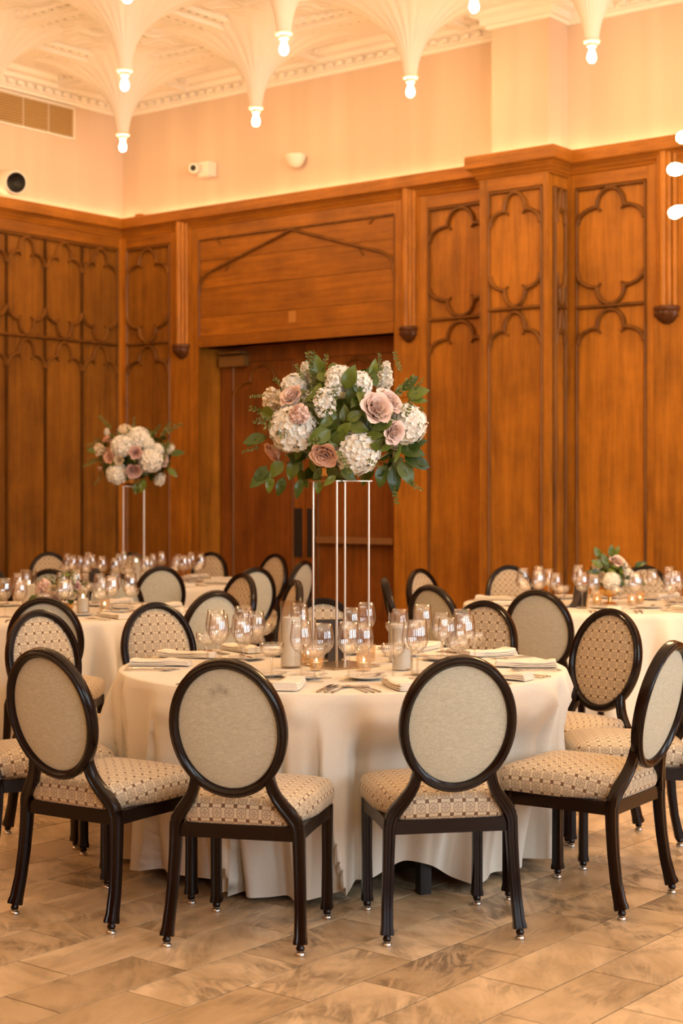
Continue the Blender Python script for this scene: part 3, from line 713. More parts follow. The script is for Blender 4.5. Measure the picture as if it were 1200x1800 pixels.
    for k in range(7): th = PI+PI/2*k/6; pts.append((-hw(.05)+.02+.02*math.cos(th), y0+.022+.02*math.sin(th)))
    npt = len(pts); cen = Vector((0, .26))
    nor = []
    for k in range(npt):
        a = Vector(pts[k-1]); b_ = Vector(pts[(k+1) % npt]); d = (b_-a).normalized(); nor.append(Vector((d.y, -d.x)))
    m = MB(); rows = []; idx = 0
    lev = [(.396, -.008, .105), (.402, .001, .095), (.418, .007, .078), (.438, .009, .058), (.458, .006, .038), (.472, .0, .022), (.482, -.010, .008)]
    for z, o, arc in lev:
        row = []
        for k in range(npt):
            p = Vector(pts[k]); q = p+nor[k]*o; row.append((q.x, q.y, z)); uvp = p+nor[k]*arc*.9-nor[k]*.01; m.uv[idx] = (uvp.x, uvp.y); idx += 1
        rows.append(row)
    for f, z in ((.86, .490), (.70, .499), (.5, .506), (.28, .510), (.05, .512)):
        row = []
        for k in range(npt):
            p = Vector(pts[k]); q = cen+(p-cen)*f; row.append((q.x, q.y, z)); m.uv[idx] = (q.x, q.y); idx += 1
        rows.append(row)
    m.grid(rows, closed_u=True, cap0=True, cap1=True); m.build('seat', M_damask, root, smooth=True, label='star and rosette patterned seat cushion')
    return root
T1 = Vector((.005, 6.51, 0)); T2 = Vector((-1.79, 9.53, 0)); T3 = Vector((-1.647, 12.62, 0)); T4 = Vector((1.69, 10.18, 0))
# rear-foot midpoint x, y, facing dx, dy, label, group
G1, G2, G3, G4 = ['chairs around the %s table' % k for k in ('near', 'left', 'far left', 'right')]
chairs = [
 (-.948, 5.452, .553, .833, 'oval-back chair at the near table, plain back turned left, front left of the picture', G1),
 (-.346, 5.127, .230, .973, 'oval-back chair at the near table with a smudge mark on its plain back', G1),
 (.366, 5.225, -.179, .984, 'oval-back chair at the near table with clean plain back, just right of centre front', G1),
 (1.08, 5.679, -.83, .557, 'oval-back chair seen from the side, its back cut by the right edge', G1),
 (-1.385, 6.12, .93, .36, 'chair at the near table whose back is beyond the left edge', G1),
 (1.39, 6.41, -1, .03, 'chair at the near table whose back is beyond the right edge', G1),
 ]
def from_top(px, ytop, fx, fy, lab, g, near_table=None):
    s = (ytop-865)/.524; D = 2800/s; x = (px-600)/s; l = math.hypot(fx, fy); fx, fy = fx/l, fy/l
    return (x+fx*.135, D+fy*.135, fx, fy, lab, g)
chairs += [
 from_top(60, 1071, .72, -.69, 'patterned-front chair at the near table, back overlapping a plain oval at far left', G1),
 from_top(267, 1058, .56, -.83, 'patterned-front chair behind the left end of the near table', G1),
 from_top(567, 1050, .03, -1, 'patterned-front chair behind the dark photo stand of the near table', G1),
 from_top(857, 1055, -.55, -.84, 'patterned-front chair behind the right end of the near table', G1),
 from_top(1081, 1069, -.74, -.67, 'golden-lit patterned chair right of the near table, whole oval and post visible', G1),
 from_top(75, 1050, .0, 1, 'plain-backed chair pushed to the left table with pillar candle', G2),
 from_top(385, 1038, -.60, .80, 'plain-backed chair between the near table and the far left one', G2),
 from_top(433, 1007, -.79, -.61, 'golden patterned chair, frontmost of the overlapping ovals by the doors', G2),
 from_top(528, 1019, -.96, -.28, 'narrow golden patterned chair just behind the tall candle vase', G2),
 from_top(454, 997, -.62, .79, 'plain chair showing as a crescent behind a golden patterned one', G3),
 from_top(489, 973, -.74, -.67, 'golden patterned chair nearest the double doors', G3),
 from_top(541, 985, -.88, .47, 'narrow plain-backed chair seen beside the flower stand post', G3),
 from_top(375, 970, -.5, -.87, 'patterned chair beyond the right end of the far left table', G3),
 from_top(83, 970, .5, -.87, 'patterned chair beyond the left end of the far left table', G3),
 from_top(231, 970, .0, -1, 'patterned chair beyond the far left table, behind its flower stand posts', G3),
 from_top(85, 1000, .15, .99, 'plain-backed chair above the low flowers of the left table', G3),
 from_top(199, 1006, .0, 1, 'plain-backed chair behind the wine glasses of the left table', G3),
 from_top(286, 995, -.42, .9, 'plain-backed chair beyond the right end of the left table', G3),
 from_top(-26, 992, .6, .8, 'plain chair with only its rim showing at the left edge', G3),
 from_top(940, 1036.5, .42, .9, 'plain-backed chair in front of the right table, golden brown', G4),
 from_top(749, 1028, .72, .69, 'plain brown-lit chair left of the right table, front one of two', G4),
 from_top(731, 999, .8, -.6, 'patterned chair left of the right table, rear one of two', G4),
 from_top(668, 1014, 1, .03, 'chair seen edge on beside the near flower stand', G4),
 from_top(891, 993, .3, -.95, 'patterned chair beyond the left part of the right table', G4),
 from_top(1132, 993, -.25, -.97, 'patterned chair beyond the low flowers of the right table', G4),
]
proto = chair_proto(); first = True
chair_objs = []
for x, y, fx, fy, lab, g in chairs:
    rz = math.atan2(-fx, fy)
    if first: proto.location = (x, y, 0); proto.rotation_euler = (0, 0, rz); tag(proto, lab, 'chair', g); first = False; proto['category'] = 'chair'; chair_objs.append(proto)
    else:
        c = copy_tree(proto, (x, y, 0), rz, lab, g); chair_objs.append(c)
for o in col.objects:
    if o.parent == chair_objs[1] and o.name.startswith('back_pad'):
        o.data = o.data.copy(); o.data.materials[0] = M_smudge
# ---------------------------------------------------------------- tables and cloths
TZ = .760; RT = .905
def round_table(c, lab, dirs):
    rt = empty('round_table', (c.x, c.y, 0), 0, lab, 'table', 'round banquet tables')
    m = MB(); m.lathe([(0, TZ-.03), (RT-.012, TZ-.03), (RT-.008, TZ-.004), (RT-.015, TZ-.002), (0, TZ-.002)], 64); m.build('tabletop', M_carve, rt, smooth=True, auto=40)
    for a in dirs:
        m = MB(); m.box((-.022, -.022, 0), (.022, .022, TZ-.03), M=Matrix.Translation(((.72 if a == a0 else .62)*math.sin(a), -(.72 if a == a0 else .62)*math.cos(a), 0)) @ Matrix.Rotation(a, 4, 'Z')); m.build('leg', M_black, rt)
def push_in(c, x, y, z, amp=0, f=0):
    # seats tucked under the table press the hanging cloth inwards
    if z > .66: return x, y
    r = math.hypot(x, y); fz = min(1, (.66-z)/.12); ux, uy = x/r, y/r; best = r
    for cx_, cy_, fx, fy, _, _ in chairs:
        dx, dy = cx_-c.x, cy_-c.y
        if dx*dx+dy*dy > 3.2: continue
        px, py = x-dx, y-dy; lx = px*fy-py*fx; ly = px*fx+py*fy
        if ly > .60 or ly < -.2: continue
        side = max(0, 1-max(0, abs(lx)-.235)/.07)
        if side <= 0: continue
        du = -(ux*fx+uy*fy)
        if du < .3: continue
        room = .505+.05*max(0, min(1, (.36-z)/.3)); best = min(best, r+(min(0, ly-room)/du+amp*(min(f, .9)-.9)*.75-(amp*f if f > 0 else 0)*0)*side) if ly-amp*f < room else best
    best = max(best, .65); r2 = r+(best-r)*fz; return ux*r2, uy*r2
def tablecloth(c, lab, seed, lift=None):
    rr = random.Random(seed); m = MB(); n = 540; zt = TZ+.003
    ph = [rr.uniform(0, 6.28) for _ in range(6)]
    def fold(th):
        w_ = th + .05*math.sin(3*th+ph[0]) + .035*math.sin(7*th+ph[1])
        a = .85+.4*math.sin(5*th+ph[2]); s = math.sin(24*w_+ph[3]+.5*math.sin(24*w_+ph[3]))
        return s*a*.75 + .28*math.sin(11*th+ph[4])
    rows = []
    for r in (.02, .25, .5, .75, .86): rows.append([(r*math.sin(2*PI*k/n), -r*math.cos(2*PI*k/n), zt+.0006*math.sin(9*r+6*k/n*PI)) for k in range(n)])
    rows.append([((RT-.006)*math.sin(2*PI*k/n), -(RT-.006)*math.cos(2*PI*k/n), zt) for k in range(n)])
    rows.append([((RT+.003)*math.sin(2*PI*k/n), -(RT+.003)*math.cos(2*PI*k/n), zt-.004) for k in range(n)])
    V = 22
    for i in range(1, V+1):
        v = i/V; row = []
        for k in range(n):
            th = 2*PI*k/n; hem = .035+.018*math.sin(6*th+ph[5])+(lift(th) if lift else 0); z = zt-.006-(zt-.006-hem)*v
            amp = .074*min(1, v*2.2)**.85; f = fold(th); f2 = fold(th+.02*math.sin(5*v+th*3))
            r = RT+.004+.012*min(1, v*6)+.034*v+amp*(f*.6+f2*.4)+.03*v*.3
            rb = r-amp*(f*.6+f2*.4); x_, y_ = push_in(c, rb*math.sin(th), -rb*math.cos(th), z, amp, f*.6+f2*.4)
            k0 = math.hypot(x_, y_); k0 = min(r, k0) if k0 < rb-1e-6 else r; x_, y_ = k0*math.sin(th), -k0*math.cos(th); row.append((x_, y_, z))
        rows.append(row)
    m.grid(rows, closed_u=True, cap0=True)
    o = m.build('tablecloth', M_cloth, smooth=True, fix=False); o.location = c; tag(o, lab, 'tablecloth', 'ivory tablecloths'); return o
a0 = math.atan2(.297, .66)
round_table(T1, 'round table hidden under the near ivory cloth, one dark leg showing below the hem', [a0, a0+PI/2, a0+PI, a0-PI/2])
round_table(T2, 'round table under the cloth at the left edge', [.6, 2.2, 3.7, 5.3]); round_table(T3, 'round table under the cloth in the far left corner', [.4, 2, 3.5, 5.1]); round_table(T4, 'round table under the cloth at the right edge', [.8, 2.4, 3.9, 5.5])
def lift1(th):
    th = (th+PI) % (2*PI)-PI; return .085*math.exp(-((th-.36)/.20)**2)
tablecloth(T1, 'ivory floor-length cloth with deep folds on the near round table', 3, lift1)
tablecloth(T2, 'ivory cloth on the left table with low flowers and pillar candles', 5); tablecloth(T3, 'ivory cloth on the far left table with the tall flower stand', 8); tablecloth(T4, 'ivory cloth on the right table with the gold bowl of flowers', 11)
ZT = TZ+.0045
# ---------------------------------------------------------------- place settings
def lathe_me(name, prof, mt, n=20, auto=None):
    m = MB(); m.lathe(prof, n); return m.mesh(name, mt, smooth=True, auto=auto)
WG_foot = [(.0, .0), (.036, .0), (.037, .0012), (.03, .0025), (.014, .005), (.005, .010)]
WG_stem = [(.005, .010), (.0045, .02), (.0042, .075), (.0052, .092), (.008, .099)]
WG_bowl = [(.0, .097), (.008, .099), (.022, .107), (.036, .124), (.0425, .145), (.0425, .165), (.039, .19), (.0345, .222), (.0335, .222), (.038, .19), (.0412, .165), (.041, .145), (.035, .126), (.021, .11), (.0, .102)]
CP_foot = [(.0, .0), (.033, .0), (.034, .0012), (.02, .003), (.005, .009)]
CP_stem = [(.005, .009), (.0045, .02), (.0045, .075), (.007, .085)]
CP_bowl = [(0, .083), (.007, .085), (.025, .090), (.038, .101), (.0455, .118), (.0465, .138), (.0455, .138), (.0445, .118), (.037, .104), (.024, .094), (0, .089)]
me_wg = {k: lathe_me(k, p, {'bowl': M_glass, 'stem': M_stem, 'foot': M_foot}[k], 24) for k, p in (('foot', WG_foot), ('stem', WG_stem), ('bowl', WG_bowl))}
me_cp = {k: lathe_me(k, p, {'bowl': M_glass, 'stem': M_stem, 'foot': M_foot}[k], 24) for k, p in (('foot', CP_foot), ('stem', CP_stem), ('bowl', CP_bowl))}
def whole(name, *ps):
    m = MB()
    for p in ps: m.lathe(p, 18)
    return m.mesh(name, M_glass, smooth=True)
me_wg1 = whole('wine_glass', WG_foot, WG_stem, WG_bowl); me_cp1 = whole('coupe_glass', CP_foot, CP_stem, CP_bowl)
def fork_me():
    m = MB(); th = .0022
    for a, b_, y0_, y1_ in ((.0048, .0040, -.095, -.07), (.0040, .0026, -.07, .0), (.0026, .0026, 0, .045)):
        rows = [[(-a, y0_, 0), (a, y0_, 0), (a, y0_, th), (-a, y0_, th)], [(-b_, y1_, .001), (b_, y1_, .001), (b_, y1_, .001+th), (-b_, y1_, .001+th)]]
        m.grid(rows, closed_u=True, cap0=True, cap1=True)
    m.grid([[(-.0026, .045, .001), (.0026, .045, .001), (.0026, .045, .003), (-.0026, .045, .003)], [(-.011, .058, .0), (.011, .058, .0), (.011, .058, .002), (-.011, .058, .002)], [(-.0115, .068, .0), (.0115, .068, .0), (.0115, .068, .002), (-.0115, .068, .002)]], closed_u=True, cap0=True, cap1=True)
    for k in range(4):
        x = -.0098+.00653*k; m.grid([[(x-.0016, .066, 0), (x+.0016, .066, 0), (x+.0016, .066, .002), (x-.0016, .066, .002)], [(x-.0014, .092, .002), (x+.0014, .092, .002), (x+.0014, .092, .0035), (x-.0014, .092, .0035)], [(x-.0006, .102, .005), (x+.0006, .102, .005), (x+.0006, .102, .006), (x-.0006, .102, .006)]], closed_u=True, cap0=True, cap1=True)
    return m.mesh('fork', M_silver)
def knife_me(L=.12):
    m = MB(); e8 = lambda a, b_, y: [(a*math.cos(k*PI/4), y, .004+b_*math.sin(k*PI/4)) for k in range(8)]
    m.grid([e8(.004, .003, -L), e8(.0065, .004, -L+.006), e8(.0055, .0036, -L+.03), e8(.0045, .0034, -.012), e8(.006, .004, -.004), e8(.003, .002, .0)], closed_u=True, cap0=True, cap1=True)
    m.grid([[(-.004, 0, .003), (.005, 0, .003), (.005, 0, .005), (-.004, 0, .005)], [(-.010, .02, .0035), (.006, .02, .003), (.006, .02, .0045), (-.010, .02, .004)], [(-.0105, L*.75, .0035), (.006, L*.75, .003), (.006, L*.75, .0045), (-.0105, L*.75, .004)], [(-.002, L-.01, .0035), (.005, L-.01, .003), (.005, L-.01, .004), (-.002, L-.01, .004)]], closed_u=True, cap0=True, cap1=True)
    return m.mesh('knife', M_silver, smooth=True, auto=35)
def spoon_me():
    m = MB()
    for a, b_, y0_, y1_ in ((.005, .0042, -.095, -.07), (.0042, .0025, -.07, .0), (.0025, .0028, 0, .05)):
        m.grid([[(-a, y0_, .001), (a, y0_, .001), (a, y0_, .003), (-a, y0_, .003)], [(-b_, y1_, .002), (b_, y1_, .002), (b_, y1_, .004), (-b_, y1_, .004)]], closed_u=True, cap0=True, cap1=True)
    rows = []
    for i in range(7):
        f = i/6; rows.append([(.019*f*math.cos(2*PI*k/16), .074+.027*f*math.sin(2*PI*k/16), .0015+.005*f*f) for k in range(16)])
    m.grid(rows, closed_u=True); return m.mesh('spoon', M_silver, smooth=True, auto=50)
def napkin_me(seed):
    rr = random.Random(seed); m = MB()
    for layer in range(3):     # soft folded layers, rounded at the fold
        z0 = .001+layer*.0062; L2 = .125-layer*.003; W2 = .048-layer*.002+rr.uniform(0, .002); n = 14; rows = []
        for j in range(15):
            y = -L2+2*L2*j/14; tp = 1-.18*(j/14)**2; sag = .004*math.sin(j*.45+seed)+layer*.002*math.sin(j*.8+1)+.006*max(0, j/14-.6)
            hh = .0034 + (.002 if layer == 2 else 0); row = []
            for k in range(n):
                th = 2*PI*k/n; cx = math.copysign(abs(math.cos(th))**.45, math.cos(th)); sz = math.copysign(abs(math.sin(th))**.7, math.sin(th))
                row.append((W2*tp*cx+.005*math.sin(j*.3+seed), y, max(.0005, z0+hh+hh*sz+max(0, sag)*(1 if sz > 0 else .5))))
            rows.append(row)
        m.grid(rows, closed_u=True, cap0=True, cap1=True)
    return m.mesh('napkin', M_napkin, smooth=True, auto=60)
fk, kn, bkn, spn = fork_me(), knife_me(.115), knife_me(.08), spoon_me(); naps = [napkin_me(s) for s in range(4)]
plate = lathe_me('bread_plate', [(0, .002), (.045, .002), (.048, .004), (.078, .011), (.080, .0125), (.076, .0125), (.048, .0065), (.0, .005)], M_ceram, 40)
mk = MB()
for k in range(5): mk.box((-.012, .016-.007*k, 0), (.012, .018-.007*k, .0004))
for x in (-.015, .014): mk.box((x, -.016, 0), (x+.001, .022, .0004))
mk_me = mk.mesh('printed_mark', M_carve)
def place(T, f, tag_phrase, gp, full, rng, seat_r=.78):
    """one cover: f is the unit vector from the seat to the table centre"""
    f = Vector((f[0], f[1], 0)).normalized(); r = Vector((f.y, -f.x, 0)); rz = math.atan2(-f.x, f.y)
    def at(rad, tang, z=0): v = T - f*rad + r*tang; return Vector((v.x, v.y, ZT+z))
    nn = rng.choice(naps)
    o = inst('napkin', nn, None, at(.745, rng.uniform(-.012, .012)), rz+rng.uniform(-.12, .12), label='folded cream napkin at '+tag_phrase, cat='napkin', group='napkins on '+gp)
    if full: inst('printed_mark', mk_me, o, (0, .045, .0215), label='small dark printed mark')
    nf = (('outer', -.158, .0), ('middle', -.133, .008), ('inner', -.108, 0)) if full else (('outer', -.14, .0), ('inner', -.112, 0))
    for nm, tx, dr in nf: inst('dinner_fork', fk, None, at(.775+dr, tx), rz+rng.uniform(-.025, .025), label='%s fork at %s' % (nm, tag_phrase), cat='fork', group='forks on '+gp)
    nk = (('inner', .125), ('outer', .150)) if full else (('dinner', .125),)
    for nm, tx in nk: inst('dinner_knife', kn, None, at(.755, tx), rz+rng.uniform(-.04, .04), label='%s knife at %s' % (nm, tag_phrase), cat='knife', group='knives on '+gp)
    inst('soup_spoon', spn, None, at(.775, .182 if full else .155), rz+rng.uniform(-.05, .05), label='spoon at '+tag_phrase, cat='spoon', group='spoons on '+gp)
    inst('bread_plate', plate, None, at(.47, -.04), 0, label='bread plate at '+tag_phrase, cat='plate', group='bread plates on '+gp)
    inst('butter_knife', bkn, None, at(.46, -.015, .0125), rz-.9+rng.uniform(-.2, .2), label='butter knife on the plate at '+tag_phrase, cat='knife', group='butter knives on '+gp)
    gs = [('wine_glass', 'large wine glass', .50, .150, 1.0, me_wg, me_wg1), ('wine_glass', 'rear wine glass', .395, .165, .93, me_wg, me_wg1), ('coupe_glass', 'shallow coupe glass', .545, .040, 1.0, me_cp, me_cp1)]
    for nm, ds, rad, tx, sc, parts, one in gs:
        p = at(rad+rng.uniform(-.012, .012), tx+rng.uniform(-.012, .012)); lb = '%s at %s' % (ds, tag_phrase); gg = ('wine glasses on ' if nm[0] == 'w' else 'coupe glasses on ')+gp
        if full:
            g_ = empty(nm, p, 0, lb, 'glass', gg); g_.scale = (sc,)*3
            for k in ('foot', 'stem', 'bowl'): inst(k, parts[k], g_)
        else: inst(nm, one, None, p, 0, sc, label=lb, cat='glass', group=gg)
def unit(x, y): l = math.hypot(x, y); return (x/l, y/l)
rng = random.Random(12)
P1 = [((.553, .833), 'the front-left chair'), ((.243, .970), 'the smudged-back chair'), ((-.27, .963), 'the clean-backed front chair'), ((-.79, .61), 'the side-on chair at right'),
      ((1, 0), 'the leftmost place of the near table'), ((-1, .04), 'the rightmost place of the near table'), ((.90, -.44), 'the left-rear place of the near table'), ((.60, -.80), 'the patterned chair behind left'),
      ((.06, -1), 'the chair behind the photo stand'), ((-.48, -.88), 'the patterned chair behind right'), ((-.84, -.54), 'the golden patterned chair at right')]
for f, ph in P1: place(T1, unit(*f), ph, 'the near table', True, rng)
clock = ['front', 'right-front', 'front-right corner', 'right', 'right-rear', 'rear', 'left of rear', 'left-rear', 'left', 'left-front']
names10 = ['the front place', 'the place right of front', 'the right-front place', 'the right-back place', 'the rear-right place', 'the rear place', 'the rear-left place', 'the left-back place', 'the left-front place', 'the place left of front']
for T, nm, offs in ((T2, 'the left table', .12), (T3, 'the far left table', .0), (T4, 'the right table', -.1)):
    for k in range(10):
        a = offs+2*PI*k/10; sx, sy = math.sin(a), -math.cos(a); p = T+Vector((sx, sy, 0))*.8
        if abs(p.x/p.y) > .25: continue
        place(T, (-sx, -sy), names10[k]+' of '+nm, nm, False, rng)
# ---------------------------------------------------------------- candles, votives, frames
fl = MB(); fl.lathe([(0, 0), (.0032, .003), (.0045, .008), (.003, .015), (.0, .021)], 10); flame_me = fl.mesh('flame', M_flame, smooth=True)
wk = MB(); wk.lathe([(.0012, -.01), (.0012, .006), (0, .007)], 6); wick_me = wk.mesh('wick', M_black)
def vase_me(r, h): return lathe_me('glass_cylinder', [(0, .002), (r-.002, .002), (r, .006), (r, h), (r-.003, h), (r-.003, .009), (0, .008)], M_vase, 32, 50)
def candle(x, y, r, h, vr, vh, what, lit=True, gp='pillar candles'):
    rt = empty('pillar_candle', (x, y, ZT+.008), 0, 'white pillar candle inside the '+what, 'candle', gp)
    b = lathe_me('wax', [(0, 0), (r, 0), (r, h-.003), (r-.003, h), (r-.012, h-.003), (0, h-.008)], M_wax, 28, 40); inst('wax', b, rt)
    inst('wick', wick_me, rt, (0, 0, h))
    if lit: inst('flame', flame_me, rt, (0, 0, h+.002))
    inst('glass_cylinder', vase_me(vr, vh), None, (x, y, ZT), label=what, cat='vase', group='glass candle cylinders')
candle(-.203, 6.45, .036, .195, .044, .268, 'tallest clear glass cylinder left of the flower stand', False)
candle(.237, 6.66, .034, .150, .041, .205, 'taller clear glass cylinder right of the stand', False)
candle(.243, 6.36, .033, .098, .041, .165, 'short clear glass cylinder right of the flower stand', False)
candle(-1.885, 9.62, .036, .145, .045, .235, 'tall clear glass cylinder on the left table', True)
candle(-1.50, 9.25, .030, .085, .036, .14, 'short clear glass cylinder beside the votive on the left table', True)
candle(-1.59, 12.35, .034, .16, .038, .235, 'clear glass cylinder in front of the far flower stand posts', True)
me_vg = lathe_me('votive_cup', [(0, .003), (.023, .003), (.025, .01), (.031, .076), (.0285, .076), (.0225, .012), (0, .010)], M_mercury, 24, 50)
me_vc = lathe_me('votive_cup', [(0, .003), (.028, .003), (.030, .01), (.031, .072), (.0285, .072), (.0275, .012), (0, .010)], M_crackle, 24, 50)
def votive(x, y, me, lab, lit=True):
    inst('votive_cup', me, None, (x, y, ZT), label=lab, cat='votive holder', group='votive holders')
    rt = empty('tealight', (x, y, ZT+.010), 0, 'small tealight inside the '+lab, 'candle', 'tealights')
    inst('wax', tl_me, rt)
    if lit: inst('flame', flame_me, rt, (0, 0, .024), scale=.8)
tl_me = lathe_me('wax', [(0, 0), (.0185, 0), (.0185, .022), (0, .021)], M_wax, 18, 40)
votive(-.100, 6.335, me_vg, 'gold mercury glass votive in front of the dark photo stand'); votive(-.14, 6.62, me_vg, 'gold mercury votive half hidden behind another one')
votive(.088, 6.33, me_vc, 'frosted votive lit beside the right stand post'); votive(.112, 6.70, me_vc, 'frosted votive behind the right stand post', True)
votive(-1.60, 9.10, me_vg, 'amber votive in front of the low flowers on the left table'); votive(-1.42, 9.55, me_vc, 'frosted votive right of the low flowers on the left table')
votive(1.60, 9.98, me_vg, 'gold votive left of the gold flower bowl'); votive(1.82, 9.98, me_vc, 'frosted votive just right of the gold flower bowl'); votive(1.90, 10.15, me_vg, 'gold votive further right of the gold flower bowl')
votive(-1.82, 12.45, me_vg, 'gold votive left of the far flower stand'); votive(-1.30, 12.5, me_vg, 'gold votive right of the far flower stand'); votive(-1.42, 12.3, me_vc, 'frosted votive right of the far candle cylinder')
def table_frame(x, y, rz, w_, h, lab, lean=.16):
    rt = empty('photo_stand', (x, y, ZT), rz, lab, 'frame', 'table number frames'); Mx = Matrix.Rotation(-lean, 4, 'X')
    m = MB()   # front faces +y (away from camera); back with easel leg towards -y
    m.box((-w_/2, -.004, 0), (w_/2, .008, .010), M=Mx); m.box((-w_/2, -.004, h-.010), (w_/2, .008, h), M=Mx)
    for s in (-1, 1): m.box((min(s*w_/2, s*(w_/2-.008)), -.004, 0), (max(s*w_/2, s*(w_/2-.008)), .008, h), M=Mx)
    m.build('frame', M_framew, rt, label='thin light wood frame')
    m = MB(); m.box((-w_/2+.004, -.006, .004), (w_/2-.004, .002, h-.004), M=Mx); m.build('backing_board', M_easel, rt)
    m = MB(); q = Mx @ Vector((0, -.007, h*.66))
    pts = [(q.x-.012, q.y, q.z), (q.x+.012, q.y, q.z), (.030, -.075, 0), (-.030, -.075, 0)]
    m.add(pts+[(a, b_-.003, c_) for a, b_, c_ in pts], [(0, 1, 2, 3), (4, 5, 6, 7), (0, 1, 5, 4), (1, 2, 6, 5), (2, 3, 7, 6), (3, 0, 4, 7)]); m.build('easel_leg', M_easel, rt)
table_frame(-.045, 6.74, .25, .125, .175, 'dark-backed frame on an easel leg in the middle of the near table')
table_frame(1.47, 9.85, -.75, .11, .14, 'dark frame left of the gold flower bowl on the right table', .2)
table_frame(-1.90, 12.27, .2, .10, .13, 'dark frame in front of the far flower stand')
# ---------------------------------------------------------------- flower stands
def stand(x, y, rz, lab):
    rt = empty('flower_stand', (x, y, ZT), rz, lab, 'flower stand', 'tall flower stands'); h = .752
    m = MB(); m.box((-.115, -.115, 0), (.115, .115, .006)); m.build('base_plate', M_basep, rt, label='bronze square base plate')
    m = MB(); m.box((-.092, -.092, h), (.092, .092, h+.005)); m.build('top_plate', M_standm, rt)
    pm = MB(); pm.box((-.0036, -.0036, .006), (.0036, .0036, h)); pm_ = pm.mesh('post', M_standm)
    for a in (-1, 1):
        for b_ in (-1, 1): inst('post', pm_, rt, (a*.081, b_*.081, 0))
    return ZT+h+.005
ztop = stand(-.003, 6.51, math.radians(36.7), 'tall thin four-post metal flower stand on the near table')
stand(-1.645, 12.62, math.radians(9.1), 'tall thin four-post metal flower stand in the far left corner')
# ---------------------------------------------------------------- flowers
def petal(mb, M, L, Wd, cup, curl, n=4, mi=0):
    rows = []
    for j in range(n+1):
        v = j/n; row = []
        wv = Wd*math.sin(PI*min(.98, .12+.66*v))**.8
        for i in range(5):
            u = -1+i*.5; x = u*wv; y = L*v; z = cup*(u*u)*Wd + cup*.6*L*v*v*.5 - curl*max(0, v-.65)**2*L*6
            row.append(M @ Vector((x, y*(1-.08*u*u*v), z)))
        rows.append(row)
    mb.grid(rows, mi=mi)
def rose_mesh(mt, seed, full=1.0):
    rr = random.Random(seed); m = MB()    # unit radius, opens to +Z, base at z = -.7
    for ring, (n, r, tilt, L, W_) in enumerate(((3, .05, 91, 1.0, .26), (4, .16, 91, 1.03, .36), (5, .29, 89, 1.04, .46), (5, .42, 85, 1.04, .58), (6, .54, 76, 1.02, .66), (6, .66, 62, .98, .72))):
        for k in range(n):
            th = 2*PI*(k+.5*(ring % 2))/n+rr.uniform(-.15, .15)
            a = math.radians(tilt*full+rr.uniform(-4, 4))
            Mx = Matrix.Rotation(th, 4, 'Z') @ Matrix.Translation((0, r*.62, -.62+.012*ring)) @ Matrix.Rotation(a, 4, 'X')
            petal(m, Mx, L*rr.uniform(.95, 1.03), W_, .75-.05*ring, .0+.12*ring)
    m.lathe([(.0, -.8), (.2, -.72), (.34, -.5), (.3, -.3)], 10)
    return m.mesh('rose', mt, smooth=True, fix=False)
def hydrangea_mesh(mt, seed, nf=110):
    rr = random.Random(seed); m = MB()
    m.lathe([(0, -.75), (.5, -.6), (.78, -.2), (.80, .15), (.62, .52), (.3, .75), (0, .8)], 16)
    for k in range(nf):
        z = 1-1.62*(k+.5)/nf; th = k*2.39996; rad = math.sqrt(max(0, 1-z*z)); nv = Vector((rad*math.cos(th), rad*math.sin(th), z))
        q = nv.to_track_quat('Z', 'Y').to_matrix().to_4x4() @ Matrix.Rotation(rr.uniform(0, 6.28), 4, 'Z') @ Matrix.Rotation(rr.uniform(-.35, .35), 4, 'X')
        c = Matrix.Translation(nv*rr.uniform(.84, .98)) @ q; s = rr.uniform(.15, .19)
        for p in range(4):
            R4 = c @ Matrix.Rotation(p*PI/2, 4, 'Z'); up_ = rr.uniform(.02, .09)
            m.add([R4 @ Vector(v) for v in ((0, 0, -.03), (s*.62, s*.35, up_*.4), (s*.62, s*1.0, up_), (0, s*1.25, up_*.5), (-s*.62, s*1.0, up_), (-s*.62, s*.35, up_*.4))], [(0, 1, 2, 3), (0, 3, 4, 5)])
    return m.mesh('hydrangea', mt, fix=False)
def ruffle_mesh(name, mt, seed, n=90, elong=1.0, ps=.3):
    rr = random.Random(seed); m = MB(); m.lathe([(0, -.7*elong), (.5, -.5*elong), (.6, 0), (.45, .5*elong), (0, .7*elong)], 10)
    for k in range(n):
        z = 1-1.7*(k+.5)/n; th = k*2.39996; rad = math.sqrt(max(0, 1-z*z)); nv = Vector((rad*math.cos(th), rad*math.sin(th), z))
        c = Matrix.Translation(Vector((nv.x*.72, nv.y*.72, nv.z*.8*elong))) @ nv.to_track_quat('Z', 'Y').to_matrix().to_4x4() @ Matrix.Rotation(rr.uniform(0, 6.3), 4, 'Z') @ Matrix.Rotation(rr.uniform(.5, 1.5), 4, 'X')
        petal(m, c, ps*rr.uniform(.8, 1.3), ps*.6, rr.uniform(.2, .7), .5, n=2)
    return m.mesh(name, mt, smooth=True, fix=False)
def leaf_mesh(seed, W_=.36, pinn=False):
    rr = random.Random(seed); m = MB(); n = 7; rows = []
    for j in range(n+1):
        v = j/n; wv = W_*math.sin(PI*v**.8)**.85 if 0 < v < 1 else .004; row = []
        for i in range(5):
            u = -1+i*.5; row.append((u*wv, v, -.22*v*v+.22*abs(u)*wv+.02*math.sin(v*9+u*2+seed)))
        rows.append(row)
    m.grid(rows); m.sweep([(0, -.25, .0), (0, .5, -.05)], [(-.012, 0), (.012, 0), (0, .016)], ref=(0, 0, 1)); return m.mesh('leaf', M_leaf, smooth=True, fix=False)
